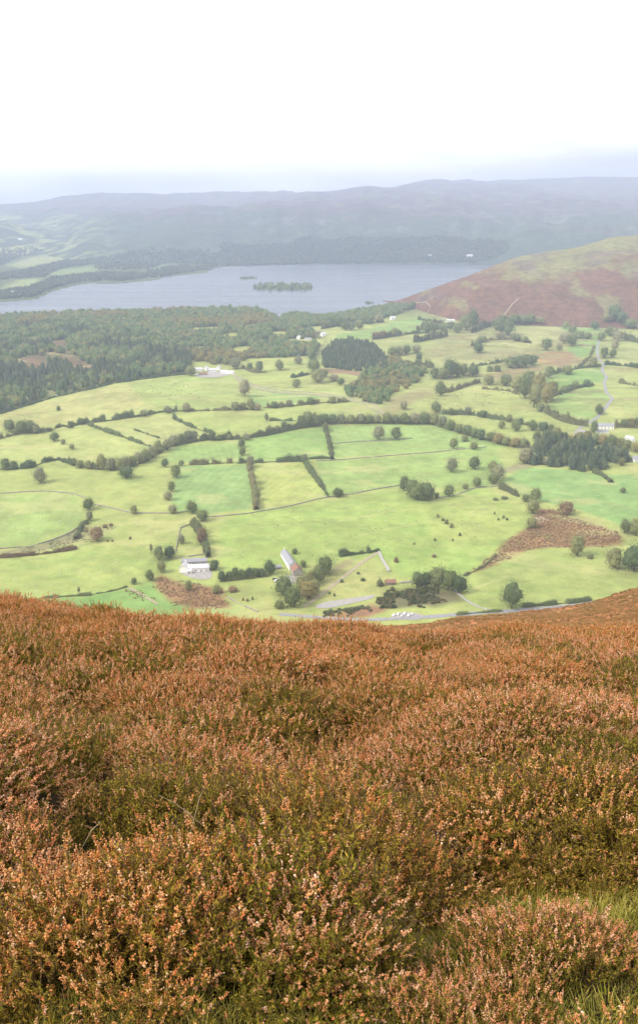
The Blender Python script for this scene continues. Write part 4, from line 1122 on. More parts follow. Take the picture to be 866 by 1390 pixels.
clump('small round tree on the wall across the pasture', [(183, 697, 12, 12)])
clump('thin bare looking tree in the open pasture left of farmhouse', [(206, 752, 14, 6)], kind='thin', leaf='pale')
clump('dark trees left of the near white farmhouse', [(217, 760, 18, 18, 'dark'), (230, 758, 17, 16, 'dark'), (219, 777, 15, 15), (204, 787, 13, 13)])
clump('small dark tree alone above the green strip', [(183, 793, 8, 7, 'dark')])
clump('thin pale sapling on the edge above the heather', [(108, 806, 8, 5)], kind='thin', leaf='pale')
clump('leafy trees on the upper bend of the curving hedge', [(228, 611, 14, 13, 'pale'), (237, 606, 15, 14, 'pale'), (246, 602, 15, 14), (255, 599, 15, 14, 'pale'), (264, 598, 14, 13, 'pale')])
clump('small trees on the flat part of the curving hedge', [(288, 598, 12, 12), (298, 598, 9, 9), (312, 597, 8, 9), (334, 597, 10, 11, 'pale'), (355, 591, 8, 9)])
clump('trees where the curving hedge climbs', [(366, 588, 10, 10), (376, 586, 9, 9), (386, 584, 13, 9)])
clump('tall green trees at the top of the curving hedge', [(408, 578, 14, 12), (417, 578, 21, 16), (427, 578, 17, 15, 'dark'), (435, 577, 15, 12)])
clump('narrow trees one below the other in the green field', [(329, 607, 10, 9), (330, 618, 12, 10)])
clump('small tree above the emerald field corner', [(225, 634, 11, 11, 'dark')])
clump('trees down the left side of the emerald field', [(247, 632, 8, 8), (240, 648, 16, 15), (234, 667, 14, 12), (229, 679, 12, 11, 'pale')])
clump('pale yellowish tree on the wall below the emerald field', [(234, 697, 11, 13, 'pale')])
clump('round trees at the lower corner of the emerald field', [(260, 696, 17, 15), (274, 707, 16, 16)])
clump('pale tree at the top of hedge between emerald and yellow fields', [(341, 633, 14, 13, 'pale')])
clump('dark tree low in the hedge between emerald and yellow fields', [(349, 679, 15, 11)])
clump('pale tree at the corner of the yellow square field', [(413, 628, 12, 11, 'pale')])
clump('brown and dark trees on the hedge climbing from the farmhouse', [(266, 714, 9, 10), (276, 738, 22, 15, 'brown'), (281, 749, 13, 9, 'dark')])
clump('pale brushy scrub tree in the small paddock', [(246, 738, 13, 10, 'pale')])
clump('dark round tree at the right end of the white farmhouse', [(292, 773, 14, 13, 'dark')])
clump('dark bushy trees in the hedge before the long barn', [(302, 789, 13, 12, 'dark'), (311, 787, 12, 11, 'dark'), (319, 786, 16, 12, 'dark'), (329, 785, 13, 12, 'dark'), (338, 784, 13, 12, 'dark'), (347, 783, 13, 11, 'dark'), (355, 782, 10, 10, 'dark')])
clump('dark tree left of the long barn', [(366, 779, 18, 14, 'dark')])
clump('bushy trees against the right side of the long barn', [(400, 752, 8, 10), (411, 770, 9, 9)])
clump('dark green tree in front of the barn yard', [(387, 808, 27, 24, 'dark')])
clump('grey green spreading tree below the barn yard trees', [(399, 824, 25, 27, 'green')])
clump('olive and yellow trees in the copse right of the barn', [(411, 800, 20, 18, 'green'), (419, 812, 26, 22, 'autumn'), (421, 795, 18, 17, 'autumn'), (427, 806, 20, 18, 'green'), (431, 790, 22, 20, 'green'), (440, 780, 24, 26, 'green')])
clump('low bushy tree at the foot of the barn copse', [(380, 826, 12, 14, 'green')])
clump('green tree in the rough garden below the farmhouse', [(256, 802, 14, 12)])
clump('dark scrubby tree at the right of the rough farm garden', [(295, 805, 12, 14)])
clump('trees side by side in the bright green middle field', [(515, 597, 19, 16, 'pale'), (538, 596, 17, 14)])
clump('bushy trees on the long middle right hedge', [(441, 575, 14, 13), (452, 575, 13, 13, 'dark'), (464, 575, 14, 13, 'pale'), (477, 575, 12, 14), (489, 575, 15, 14, 'pale'), (500, 575, 13, 13), (512, 575, 12, 14, 'pale'), (524, 575, 14, 13), (536, 575, 12, 13), (549, 575, 14, 14), (562, 575, 16, 15, 'pale'), (575, 575, 15, 15)], leaf='green')
clump('trees where the middle right hedge slopes down', [(590, 577, 15, 14), (600, 580, 15, 14, 'pale'), (611, 584, 15, 14), (622, 588, 14, 13), (633, 591, 15, 14, 'dark'), (643, 594, 13, 13), (653, 597, 14, 13, 'dark')])
clump('autumn tinted trees at the lower end of the sloping hedge', [(664, 599, 14, 14), (675, 603, 16, 15, 'autumn'), (687, 605, 13, 13), (698, 607, 14, 14, 'autumn'), (709, 608, 13, 14)])
clump('round tree standing below the sloping hedge', [(616, 609, 15, 12)])
clump('small bushes right of the round tree below the sloping hedge', [(631, 599, 8, 10), (642, 610, 10, 12)])
clump('broad pale tree alone in the wide green field', [(612, 641, 18, 19, 'pale')])
clump('dark round tree right of the broad pale tree', [(644, 637, 16, 16, 'dark')])
clump('dark leafy trees in the copse in the middle field', [(549, 666, 22, 16, 'dark'), (558, 675, 23, 18, 'dark'), (567, 679, 24, 20), (577, 679, 24, 19, 'dark'), (585, 677, 17, 14)])
clump('round trees on the wall right of the copse', [(593, 676, 8, 7), (610, 674, 15, 14), (631, 664, 7, 9), (646, 661, 14, 13)])
clump('small tree at the foot of the yellow field hedge', [(458, 674, 11, 15)])
clump('dark full trees in the roadside copse', [(566, 798, 21, 18, 'dark'), (579, 798, 20, 16, 'dark'), (595, 798, 28, 24, 'dark'), (608, 801, 26, 24), (622, 804, 24, 22, 'dark')])
clump('big dark spreading oak beside the road', [(694, 826, 35, 35, 'dark')], kind='oak')
clump('green trees in the field above the oak', [(783, 754, 25, 21), (833, 770, 25, 23)])
clump('big dark trees at the right edge above the road', [(860, 776, 36, 30, 'dark'), (874, 770, 30, 26, 'dark')])
clump('narrow trees at the right edge of the bright green field', [(847, 723, 19, 13), (863, 727, 22, 17)])
clump('brownish round tree standing on the green field above the bracken', [(769, 697, 17, 19, 'brown')])
clump('trees along the left side of the bracken gully', [(712, 681, 11, 12), (727, 682, 21, 18, 'dark'), (723, 697, 20, 17, 'green'), (720, 716, 14, 16)])
clump('trees at the corner left of the green field and conifers', [(669, 640, 14, 15), (676, 652, 19, 18, 'pale'), (668, 657, 14, 13)])
clump('pale autumn trees on the near edge of the conifers', [(713, 629, 20, 18, 'pale'), (741, 631, 11, 11, 'pale')])
clump('trees in a loose row above the conifer plantation', [(681, 582, 10, 9), (699, 585, 17, 14), (722, 584, 14, 14), (736, 585, 13, 13, 'dark'), (747, 587, 10, 9)])
clump('dark small tree on the hedge right of the conifers', [(845, 669, 7, 9, 'dark')])
clump('mixed trees between the white house and the conifers', [(728, 599, 12, 13), (742, 596, 13, 14), (755, 594, 14, 14), (764, 600, 13, 15, 'green'), (775, 603, 13, 14, 'autumn'), (786, 600, 14, 14, 'green'), (797, 602, 16, 14, 'autumn'), (808, 603, 14, 14, 'dark'), (818, 604, 15, 15, 'autumn'), (829, 605, 15, 15), (841, 607, 13, 14, 'autumn'), (851, 611, 13, 14, 'green'), (862, 614, 12, 14, 'autumn')])
clump('low trees around the grey roofed barn at the right edge', [(838, 620, 11, 13), (848, 626, 10, 12, 'dark'), (842, 632, 10, 11, 'autumn')])
clump('dark narrow tree in front of the white house', [(806, 589, 17, 8, 'dark')])
# upper valley
clump('pale narrow tree at the bend of the farm lane', [(333, 538, 20, 11, 'pale')])
clump('trees in the hedge below the bend of the lane', [(319, 557, 13, 13), (330, 556, 11, 10), (341, 556, 16, 13), (350, 557, 10, 9, 'pale')])
clump('slim pale tree below the lane hedge', [(362, 571, 11, 7, 'pale')])
clump('green tree at the left end of the big white farm', [(259, 510, 11, 12)])
clump('trees right of the big white farm', [(319, 501, 14, 13, 'pale'), (340, 503, 9, 8), (353, 505, 13, 10, 'dark')])
clump('round trees in pale field right of big white farm', [(379, 502, 11, 10), (403, 526, 10, 10), (425, 504, 15, 17), (432, 519, 15, 15)])
clump('pale trees in the hedge under the left woods', [(110, 576, 8, 11), (195, 565, 8, 10, 'pale'), (228, 560, 9, 12, 'pale'), (254, 559, 12, 11, 'pale')])
clump('trees in the strip below the lake shore fields', [(468, 448, 9, 10), (477, 448, 10, 11), (487, 447, 11, 11)])
clump('scrubby trees left of the rough fields', [(510, 460, 8, 10, 'brown'), (520, 459, 9, 11, 'brown'), (535, 457, 11, 11)])
clump('trees around the long white cottage under the red hill', [(581, 452, 13, 13), (591, 451, 11, 12), (600, 450, 10, 11), (612, 447, 9, 10), (622, 452, 11, 13), (632, 448, 19, 14), (641, 445, 20, 14)])
clump('trees in the two tree belts of the rough field', [(532, 483, 11, 12), (542, 482, 11, 12), (551, 481, 10, 11), (564, 479, 10, 11, 'pale')])
clump('small dark round tree alone in the rough field', [(568, 490, 9, 9, 'dark')])
clump('dark tree in the rough field right of the tree belt', [(648, 479, 12, 12, 'dark')])
clump('full trees in the belt right of the autumn wood', [(590, 513, 12, 13), (600, 514, 13, 14), (609, 512, 22, 15, 'dark'), (619, 511, 16, 14), (629, 509, 13, 13), (641, 511, 14, 14)])
clump('bushy tree left of the short straight hedge', [(597, 537, 16, 15)])
clump('dark round tree alone in the field below the short hedge', [(591, 560, 17, 14, 'dark')])
clump('pale yellowish tree alone in the rough brown ground', [(547, 556, 12, 12, 'pale')])
clump('tall trees at the foot of the red hill', [(674, 446, 12, 13), (681, 454, 20, 16), (690, 455, 20, 14, 'dark'), (699, 439, 11, 13), (710, 439, 10, 13), (720, 439, 10, 12), (731, 440, 8, 10)])
clump('small trees in the yellow field under the red hill', [(742, 475, 12, 11), (758, 476, 8, 8, 'pale')])
clump('pale trees near the wall under the red hill', [(764, 466, 11, 12, 'pale'), (775, 469, 12, 12), (787, 459, 9, 13), (797, 460, 8, 10)])
clump('dark bushy trees in the belt on the rough slope', [(693, 499, 12, 13, 'dark'), (703, 499, 15, 13, 'dark'), (713, 498, 16, 13), (721, 496, 12, 11)])
clump('low bushes left of the dark belt on the rough slope', [(664, 504, 7, 9), (674, 504, 8, 10)], kind='bush', cat='bush')
clump('round trees in the pasture below the rough slope', [(662, 522, 12, 11), (685, 524, 14, 14)])
clump('trees above the oval green field', [(745, 513, 13, 12), (768, 508, 11, 12), (805, 498, 10, 11)])
clump('big trees of autumn copse left of the oval field', [(703, 532, 18, 15, 'green'), (712, 541, 24, 17, 'green'), (718, 522, 17, 16), (724, 553, 32, 18, 'green'), (731, 536, 24, 17, 'autumn'), (741, 547, 24, 18, 'autumn'), (749, 543, 24, 18, 'autumn'), (734, 558, 10, 12)])
clump('trees lining the lane under the red hill', [(816, 463, 11, 9), (827, 456, 10, 12), (838, 463, 13, 11, 'pale'), (834, 476, 13, 9, 'pale'), (820, 486, 12, 11), (831, 486, 10, 9)])
clump('dark trees up against the right of the red hill', [(822, 437, 10, 11), (832, 435, 16, 14, 'dark'), (842, 439, 13, 13, 'dark'), (854, 445, 10, 14)])
clump('tree beside the bend of the lane', [(812, 562, 13, 10)])
clump('leafy trees right of the white house', [(845, 580, 12, 12), (855, 580, 11, 12, 'autumn'), (866, 580, 13, 13)])
clump('small trees on the ragged hedge under the lone dark tree', [(612, 563, 9, 10), (634, 563, 11, 11, 'pale'), (655, 566, 9, 11), (690, 573, 10, 10), (706, 576, 9, 10, 'dark')])
clump('little trees on the scrub line in the yellowish field', [(652, 465, 8, 9), (676, 461, 9, 10, 'pale'), (700, 463, 8, 9), (712, 465, 7, 8)])
clump('small trees in the strip field below the shore wood', [(446, 444, 8, 9), (459, 443, 9, 10), (502, 440, 8, 10), (514, 438, 9, 10, 'pale')])
clump('trees on the dark arched hedge above the oval field', [(766, 533, 9, 10), (781, 527, 8, 9), (795, 525, 9, 9, 'dark')])
clump('small trees on the straight hedge below the walled lane', [(372, 554, 9, 10), (392, 552, 10, 11, 'pale'), (421, 549, 9, 10), (452, 547, 10, 11), (466, 546, 8, 9, 'pale')])
clump('small trees left of the dark conifer wood', [(398, 478, 9, 10), (410, 482, 10, 11, 'autumn'), (422, 487, 10, 11), (405, 494, 9, 10, 'pale'), (428, 476, 9, 10)])
clump('bushy trees in the dip below the dark conifer wood', [(440, 512, 8, 10), (452, 517, 9, 11, 'pale'), (463, 523, 9, 10)])
clump('trees by the wall at the hill foot on the right', [(768, 446, 8, 9), (777, 452, 9, 10), (806, 447, 9, 10, 'dark')])
# individual conifers of the plantation by the right-hand houses
PL = [(717, 632), (722, 612), (735, 600), (780, 600), (826, 611), (846, 622), (852, 630), (820, 637), (790, 640), (752, 634)]
PP = polyw(PL)
cnt = 0
while cnt < 130:
    u, v = random.uniform(715, 853), random.uniform(600, 640)
    x, y, z = hit(u, v)
    if not inside(np.array([x]), np.array([y]), PP)[0]: continue
    cnt += 1
    o = plant(u, v, random.uniform(11, 17), random.uniform(10, 15), 'conifer', 'conifer')
    tag(o, 'dark pointed conifer standing packed in the plantation by the houses', 'conifer', 'conifers packed in the plantation')

# bushes lying in the fields
clump('small bushes in a diagonal line on the wide pasture', [(594, 702, 4, 5), (601, 707, 4, 6), (606, 711, 6, 7), (612, 716, 5, 6), (624, 727, 4, 5)], cat='bush', kind='bush', leaf='hedge')
clump('tiny lone bushes on the lower wide pasture', [(562, 739, 3, 4), (590, 734, 3, 4), (614, 734, 3, 4)], cat='bush', kind='bush', leaf='brown')
clump('brown bush left of the pasture bottom', [(589, 756, 4, 8)], cat='bush', kind='bush', leaf='brown')
clump('rounded brown bush right of the tumbled wall', [(538, 763, 6, 8)], cat='bush', kind='bush', leaf='brown')
clump('low bushes on the mound of the right pasture', [(672, 679, 4, 9, 'hedge'), (684, 677, 4, 10, 'hedge')], cat='bush', kind='bush', leaf='hedge')
clump('tiny dark bushes under the mound of the right pasture', [(671, 698, 3, 3), (676, 706, 3, 4), (683, 703, 4, 4), (688, 706, 3, 4)], cat='bush', kind='bush', leaf='dark')
clump('red brown spreading bush below the dark hedge', [(316, 803, 9, 17)], cat='bush', kind='bush', leaf='brown')
clump('small shrubs in the yellowish field under the red brown bush', [(330, 815, 4, 4), (336, 816, 4, 5), (343, 814, 5, 4)], cat='bush', kind='bush', leaf='brown')
clump('small dark bushes beside the dirt track', [(447, 806, 3, 4), (454, 809, 4, 4), (464, 790, 4, 7), (486, 779, 3, 5), (493, 788, 3, 7)], cat='bush', kind='bush', leaf='dark')
clump('round gorse bushes in the grass above the road', [(587, 819, 4, 7), (596, 818, 3, 4)], cat='bush', kind='bush', leaf='gorse')
clump('scrub bushes by the red hut', [(516, 795, 9, 10), (525, 792, 6, 9, 'brown')], cat='bush', kind='bush', leaf='hedge')
clump('small bush under the pale field tree on the right', [(801, 758, 6, 8)], cat='bush', kind='bush', leaf='hedge')
clump('dark small bush in the upper left pasture', [(80, 557, 6, 7)], cat='bush', kind='bush', leaf='dark')
clump('tiny bushes in the open pasture beside the marsh', [(147, 735, 3, 4), (153, 735, 3, 4), (177, 732, 4, 4)], cat='bush', kind='bush', leaf='brown')
clump('low reddish shrubs along the marsh edge', [(143, 716, 4, 7), (151, 714, 4, 7)], cat='bush', kind='bush', leaf='brown')
clump('grey shrub at the end of the marsh bank', [(118, 722, 5, 6)], cat='bush', kind='bush', leaf='hedge')

# bushes too many to count: gorse slope, bracken, rushes
BP = {k: [proto('scrub', (lambda q: q)(bpy.data.meshes.new_from_object(bpy.data.objects.new('t', KIND['bush'][i][0])))) for i in range(3)] for k in ('gorse', 'bracken', 'hedge')}
for k in BP:
    for p in BP[k]:
        p.data.materials.clear(); p.data.materials.append(M[k])
def scrub(name, poly, n, kind, size, flat=.8, gap=0.0):
    P = polyw(poly); lo, hi = P.min(0), P.max(0)
    x = rng.uniform(lo[0], hi[0], n*5); y = rng.uniform(lo[1], hi[1], n*5); k = inside(x+(fbm(x/9, y/9, 3)-.5)*22, y+(fbm(x/9+40, y/9, 3)-.5)*22, P)&(fbm(x/14+5, y/14, 3) > gap)
    x, y = x[k][:n], y[k][:n]; n = len(x); s = rng.uniform(size[0], size[1], n)
    scatter(name, BP[kind], np.stack([x, y, h_valley(x, y)], 1), np.stack([np.zeros(n), np.zeros(n), rng.uniform(0, 6.28, n)], 1), np.stack([s, s, s*flat], 1))
scrub('gorse', [(511, 822), (520, 806), (548, 800), (580, 801), (620, 803), (626, 812), (590, 817), (560, 823), (530, 826)], 260, 'gorse', (2, 4.2), .7, .42)
scrub('gorse', [(436, 834), (462, 826), (500, 823), (505, 828), (470, 834), (440, 838)], 60, 'gorse', (2, 3.5), .6)
scrub('bracken', [(636, 778), (660, 763), (684, 737), (720, 715), (728, 692), (750, 691), (775, 702), (838, 723), (844, 739), (800, 741), (756, 743), (712, 745), (668, 767)], 2600, 'bracken', (.7, 1.6), .42, .1)
scrub('bracken', [(209, 792), (222, 781), (250, 791), (300, 801), (312, 825), (260, 827), (226, 808)], 800, 'bracken', (.6, 1.5), .42, .1)
scrub('rushes', [(0, 748), (60, 739), (105, 718), (135, 713), (160, 711), (125, 735), (60, 750), (0, 757)], 330, 'hedge', (.6, 1.5), .6, .52)
scrub('rushes', [(310, 705), (520, 690), (700, 690), (700, 725), (620, 770), (480, 745), (310, 770)], 170, 'hedge', (.5, 1.3), .5, .58)
scrub('rushes', [(560, 545), (700, 490), (780, 500), (700, 540), (660, 560)], 200, 'hedge', (.9, 2.6), .5, .55)
scrub('rushes', [(560, 490), (640, 450), (740, 445), (760, 470), (640, 500)], 160, 'hedge', (1.2, 3.0), .5, .55)
scrub('rushes', [(10, 610), (130, 640), (220, 690), (120, 690), (0, 660)], 70, 'hedge', (.5, 1.3), .5, .58)
scrub('rushes', [(160, 530), (215, 520), (275, 522), (270, 545), (200, 540)], 60, 'hedge', (1.2, 2.4), .5, .45)
scrub('rushes', [(165, 800), (190, 800), (210, 815), (180, 815)], 60, 'bracken', (.8, 1.6), .5, .42)

# ------------------------------------------------------------------ buildings
def house(u, v, L, Wd, H, ang, label, wall='render', roof='slate', pitch=.75, chim=1, wins=3, cat='house', name='house', storeys=2, group=None, dz=0):
    x, y, z = hit(u, v)
    root = empty(name, (x, y, z+dz), R(ang)); tag(root, label, cat, group)
    rh = Wd/2*pitch; l, w = L/2, Wd/2
    mb = MB()
    mb.add([(-l, -w, -1.5), (l, -w, -1.5), (l, w, -1.5), (-l, w, -1.5), (-l, -w, H), (l, -w, H), (l, w, H), (-l, w, H), (-l, 0, H+rh), (l, 0, H+rh)],
           [(0, 1, 5, 4), (2, 3, 7, 6), (1, 2, 6, 9, 5), (3, 0, 4, 8, 7), (0, 3, 2, 1)])
    link('wall', mb.mesh('wall', [M[wall]]), root)
    rb = MB(); e = .35; t = .22; sl = rh/w
    for s in (-1, 1):
        a = (w+e); zb = H-e*sl
        v8 = []
        for xx in (-l-e, l+e):
            v8 += [(xx, 0, H+rh+.02), (xx, s*a, zb+.02), (xx, s*a, zb+t), (xx, 0, H+rh+t+.05)]
        rb.add(v8, [(0, 1, 2, 3), (4, 7, 6, 5), (0, 4, 5, 1), (1, 5, 6, 2), (2, 6, 7, 3)])
    ro = link('roof', rb.mesh('roof', [M[roof]]), root)
    for k in range(chim):
        cb = MB(); cx = (-l+.6) if k == 0 else (l-.6)
        cb.box(cx-.45, cx+.45, -.4, .4, H+rh-.6, H+rh+1.2); cb.box(cx-.55, cx+.55, -.5, .5, H+rh+1.2, H+rh+1.35)
        cb.tube([(cx, 0, H+rh+1.34), (cx, 0, H+rh+1.75)], [.16, .13], 8)
        link('chimney', cb.mesh('chimney', [M[wall if wall != 'paleroof' else 'stone']]), ro)
    for s in (-1, 1):
        for st in range(storeys):
            for k in range(wins):
                cx = -l+L*(k+.5)/wins
                if st == 0 and k == wins//2 and s == -1:
                    d = MB(); d.box(cx-.5, cx+.5, s*w-.04, s*w+.04, 0, 2.05); link('door', d.mesh('door', [M['doorpaint']]), root); continue
                zb = .9+st*2.5
                if zb+1.2 > H: continue
                f = MB(); f.box(cx-.62, cx+.62, s*w-.03, s*w+.03, zb, zb+1.25)
                wo = link('window', f.mesh('window', [M['render'] if wall != 'render' else M['palestone']]), root)
                g = MB(); g.box(cx-.5, cx+.5, s*(w+.035)-.015, s*(w+.035)+.015, zb+.1, zb+1.15); link('pane', g.mesh('pane', [M['glass']]), wo)
    return root
# near white farmhouse
house(270, 774, 20, 9, 4.0, 6, 'long white farm range with pale sheet roof in the near yard', roof='paleroof', chim=0, wins=4, storeys=1, cat='farm building', name='farm_building', pitch=.5)
house(251, 775, 9, 7.5, 4.8, 80, 'white gabled farmhouse at the left end of the near yard', roof='paleroof', chim=2, wins=2)
house(264, 765, 24, 6, 3.2, 8, 'low grey roofed shed behind the near white farm range', wall='palestone', roof='slate', chim=0, wins=3, storeys=1, cat='shed', name='shed')
house(257, 778, 5, 4, 2.8, 10, 'small white outhouse beside the near gabled farmhouse', roof='paleroof', chim=0, wins=1, storeys=1, cat='outhouse', name='outhouse')
# long barn and red roofed house
def axis(a, b):
    A, B = np.array(hit(*a)), np.array(hit(*b)); d = B-A; return float(np.hypot(d[0], d[1])), math.degrees(math.atan2(d[1], d[0]))
Lb, Ab = axis((386, 754), (398, 774))
house(392, 764, Lb, 7.5, 4.6, Ab, 'long white barn under a grey slate roof beside the copse', roof='slate', chim=1, wins=6, storeys=2, cat='barn', name='barn', pitch=.8)
house(403, 779, 11, 9, 4.6, Ab, 'stone cottage with red tiled roof at the barn end', wall='palestone', roof='redroof', chim=1, wins=2, pitch=.9, cat='cottage', name='cottage')
house(377, 772, 6, 4, 2.4, 20, 'small grey shed among trees left of the long barn', wall='palestone', roof='slate', chim=0, wins=1, storeys=1, cat='shed', name='shed')
house(530, 793, 9, 5, 2.6, 8, 'low hut with rusty red roof by the gorse', wall='stone', roof='redroof', chim=0, wins=2, storeys=1, cat='hut', name='hut')
# big white farm
for (u, v, L, w, H, a, lab) in [(270, 504, 15, 8, 5.0, 10, 'leftmost white farmhouse of the big farm below the woods'), (280, 503, 12, 8, 5.5, 75, 'white gabled house second from left in the big farm'),
     (289, 505, 16, 8, 5.0, 5, 'long white house in the middle of the big farm'), (297, 502, 12, 8, 5.5, 80, 'white gabled house behind the middle of the big farm'),
     (304, 507, 13, 8, 4.6, -10, 'white barn at the right front of the big farm'), (313, 507.5, 16, 7, 4.2, -15, 'rightmost white barn of the big farm beside the lane')]:
    house(u, v, L, w, H, a, lab, roof='paleroof', chim=1, wins=3, group='white buildings of the big farm')
house(276, 509, 18, 6, 3, 6, 'low pinkish shed in front of the big white farm', wall='palestone', roof='redroof', chim=0, wins=2, storeys=1, cat='shed', name='shed')
# right-hand houses
house(820, 582, 26, 9, 5.4, -4, 'long white house with grey roof above the conifer plantation', chim=2, wins=5)
house(817, 588, 17, 6, 3.2, -4, 'low white wing in front of the long white house', chim=0, wins=3, storeys=1, cat='outbuilding', name='outbuilding')
house(805, 582, 8, 7, 5, 70, 'small white gabled house left of the long white house', chim=1, wins=2)
house(854, 599, 13, 9, 4.5, -50, 'white gabled barn right of the autumn trees', roof='paleroof', chim=0, wins=2, storeys=1, cat='barn', name='barn')
house(864, 626, 16, 10, 4, 20, 'white barn with grey roof at the right edge', roof='slate', chim=0, wins=3, storeys=1, cat='barn', name='barn')
# cottages in the upper valley and beyond the lake
house(406, 460, 12, 9, 6, 70, 'white gabled cottage in a clearing of the upper woods', roof='paleroof', wins=2)
house(418, 461, 16, 6, 3, 5, 'low pale barn right of the clearing cottage', roof='slate', chim=0, wins=2, storeys=1, cat='barn', name='barn')
house(439, 456, 14, 10, 6, 40, 'white cottage above the dark conifer wood', roof='paleroof', wins=2)
house(533, 434, 15, 10, 7, 20, 'small white house below the shore trees', roof='paleroof', wins=2)
house(611, 437, 24, 9, 5, -5, 'long white cottage at the foot of the red hill', roof='paleroof', wins=4)
house(600, 436, 10, 8, 4, 10, 'small stone cottage left of the long white cottage', wall='palestone', roof='slate', wins=2)
house(865, 446, 14, 10, 7, 20, 'white house at the right edge under the red hill', roof='paleroof', wins=2)
house(21, 399, 22, 12, 7, 10, 'white house among trees on the far left lake shore', roof='paleroof', wins=3)
house(28, 326, 30, 16, 9, 10, 'tiny white house in the woods far beyond the lake', roof='paleroof', wins=3)
house(637, 349, 34, 16, 9, 5, 'white house on the far lake shore below the fells', roof='paleroof', wins=4)
house(583, 349, 20, 14, 9, 5, 'tiny white house on the far shore left of another', roof='paleroof', wins=3)

# ------------------------------------------------------------------ vehicles
def make_car(u, v, ang, paint, label, group=None, van=False):
    x, y, z = hit(u, v)
    root = empty('van' if van else 'parked_car', (x, y, z+.22), R(ang)); tag(root, label, 'van' if van else 'car', group)
    if van: prof = [(-2.5, .35), (-2.5, 1.2), (-2.45, 2.1), (1.2, 2.15), (1.75, 1.3), (2.45, 1.1), (2.5, .35)]; w = .95; L = 2.5
    else: prof = [(-2.1, .32), (-2.12, .85), (-1.85, .98), (-1.35, 1.45), (.25, 1.48), (.95, .98), (1.95, .84), (2.1, .55), (2.1, .32)]; w = .86; L = 2.1
    b = MB(); n = len(prof); V = []
    for s in (-1, 1):
        for px, pz in prof: V.append((px, s*w*(1 if pz < 1.05 else .84), pz))
    b.add(V, [tuple(range(n))[::-1], tuple(range(n, 2*n))]+[(i, (i+1) % n, n+(i+1) % n, n+i) for i in range(n)])
    body = link('body', b.mesh('body', [M[paint]]), root)
    md = body.modifiers.new('round', 'BEVEL'); md.width = .06; md.segments = 2
    g = MB()
    ztop_, zb = (2.0, 1.3) if van else (1.4, 1.02)
    for s in (-1, 1):
        yy = s*(w*.92+.012)
        g.add([(-1.5, yy+s*.05, zb), (.75, yy+s*.05, zb), (.2, yy-s*.06, ztop_), (-1.2, yy-s*.06, ztop_)], [(0, 1, 2, 3)])
    link('side_window', g.mesh('side_window', [M['glass']]), root)
    g = MB(); fx = (1.22, 1.74) if van else (.28, .96)
    g.add([(fx[1]+.01, -w*.8, zb+.02), (fx[1]+.01, w*.8, zb+.02), (fx[0]+.06, w*.72, ztop_), (fx[0]+.06, -w*.72, ztop_)], [(0, 1, 2, 3)])
    link('windscreen', g.mesh('windscreen', [M['glass']]), root)
    for sx in (-L*.62, L*.62):
        for s in (-1, 1):
            t = MB(); t.tube([(sx, s*(w-.2), .33), (sx, s*(w+.02), .33)], [.33, .33], 14); wh = link('wheel', t.mesh('wheel', [M['rubber']]), root)
            t = MB(); t.tube([(sx, s*(w+.0), .33), (sx, s*(w+.035), .33)], [.19, .17], 10); link('rim', t.mesh('rim', [M['carsilver']]), wh)
for i, (u, v, a, p) in enumerate([(534, 836, 70, 'carwhite'), (540, 834.5, 75, 'carwhite'), (545, 837, 80, 'carsilver'), (549, 833.5, 72, 'carwhite'), (554, 836, 78, 'carwhite'), (559, 834.5, 85, 'carsilver')]):
    make_car(u, v, a, p, ('leftmost', 'second from left', 'third from left', 'fourth from left', 'fifth from left', 'rightmost')[i]+' of six pale cars parked beside the road', 'pale cars parked at the roadside')
make_car(373, 787, 15, 'cardark', 'dark car parked on the barn yard drive')
make_car(376, 790, 20, 'carwhite', 'white van parked below the dark car at the barn', van=True)

# ------------------------------------------------------------------ sheep
def sheep_mesh():
    b = MB()
    iv, f = ICO1; rg = np.random.default_rng(3)
    V = iv*np.array([.55, .28, .30])*(1+.06*rg.normal(size=(len(iv), 1)))+[0, 0, .62]; b.add(V, [tuple(q) for q in f])
    V = iv*np.array([.17, .11, .13])+[.66, 0, .72]; b.add(V, [tuple(q) for q in f]); b.tube([(.42, 0, .68), (.6, 0, .74)], [.17, .1], 8)
    for sx in (-.33, .33):
        for s in (-.13, .13): b.tube([(sx, s, 0), (sx, s, .5)], [.04, .07], 6)
    for s in (-.1, .1): b.tube([(.58, s, .82), (.54, s*1.9, .84)], [.035, .015], 5)
    return b.mesh('sheep', [M['wool']], True)
SM = sheep_mesh()
SHF = [([(10, 680), (95, 680), (105, 705), (10, 730)], 12, 'white sheep grazing the curved pale field at the left'),
       ([(20, 770), (180, 745), (200, 770), (120, 800), (20, 805)], 14, 'white sheep grazing the pasture above the heather at left'),
       ([(250, 640), (330, 640), (338, 685), (260, 690)], 12, 'white sheep grazing the square emerald field'),
       ([(310, 710), (520, 690), (600, 740), (480, 745), (310, 765)], 16, 'white sheep grazing the wide pasture above the long barn'),
       ([(530, 690), (660, 680), (700, 710), (600, 760), (540, 745)], 12, 'white sheep grazing the mounded pasture above the roadside copse'),
       ([(690, 655), (790, 650), (860, 690), (800, 690), (730, 675)], 10, 'white sheep grazing the bright green field under the conifers'),
       ([(460, 640), (540, 630), (600, 625), (600, 655), (470, 660)], 8, 'white sheep grazing the green field left of the copse')]
first = None
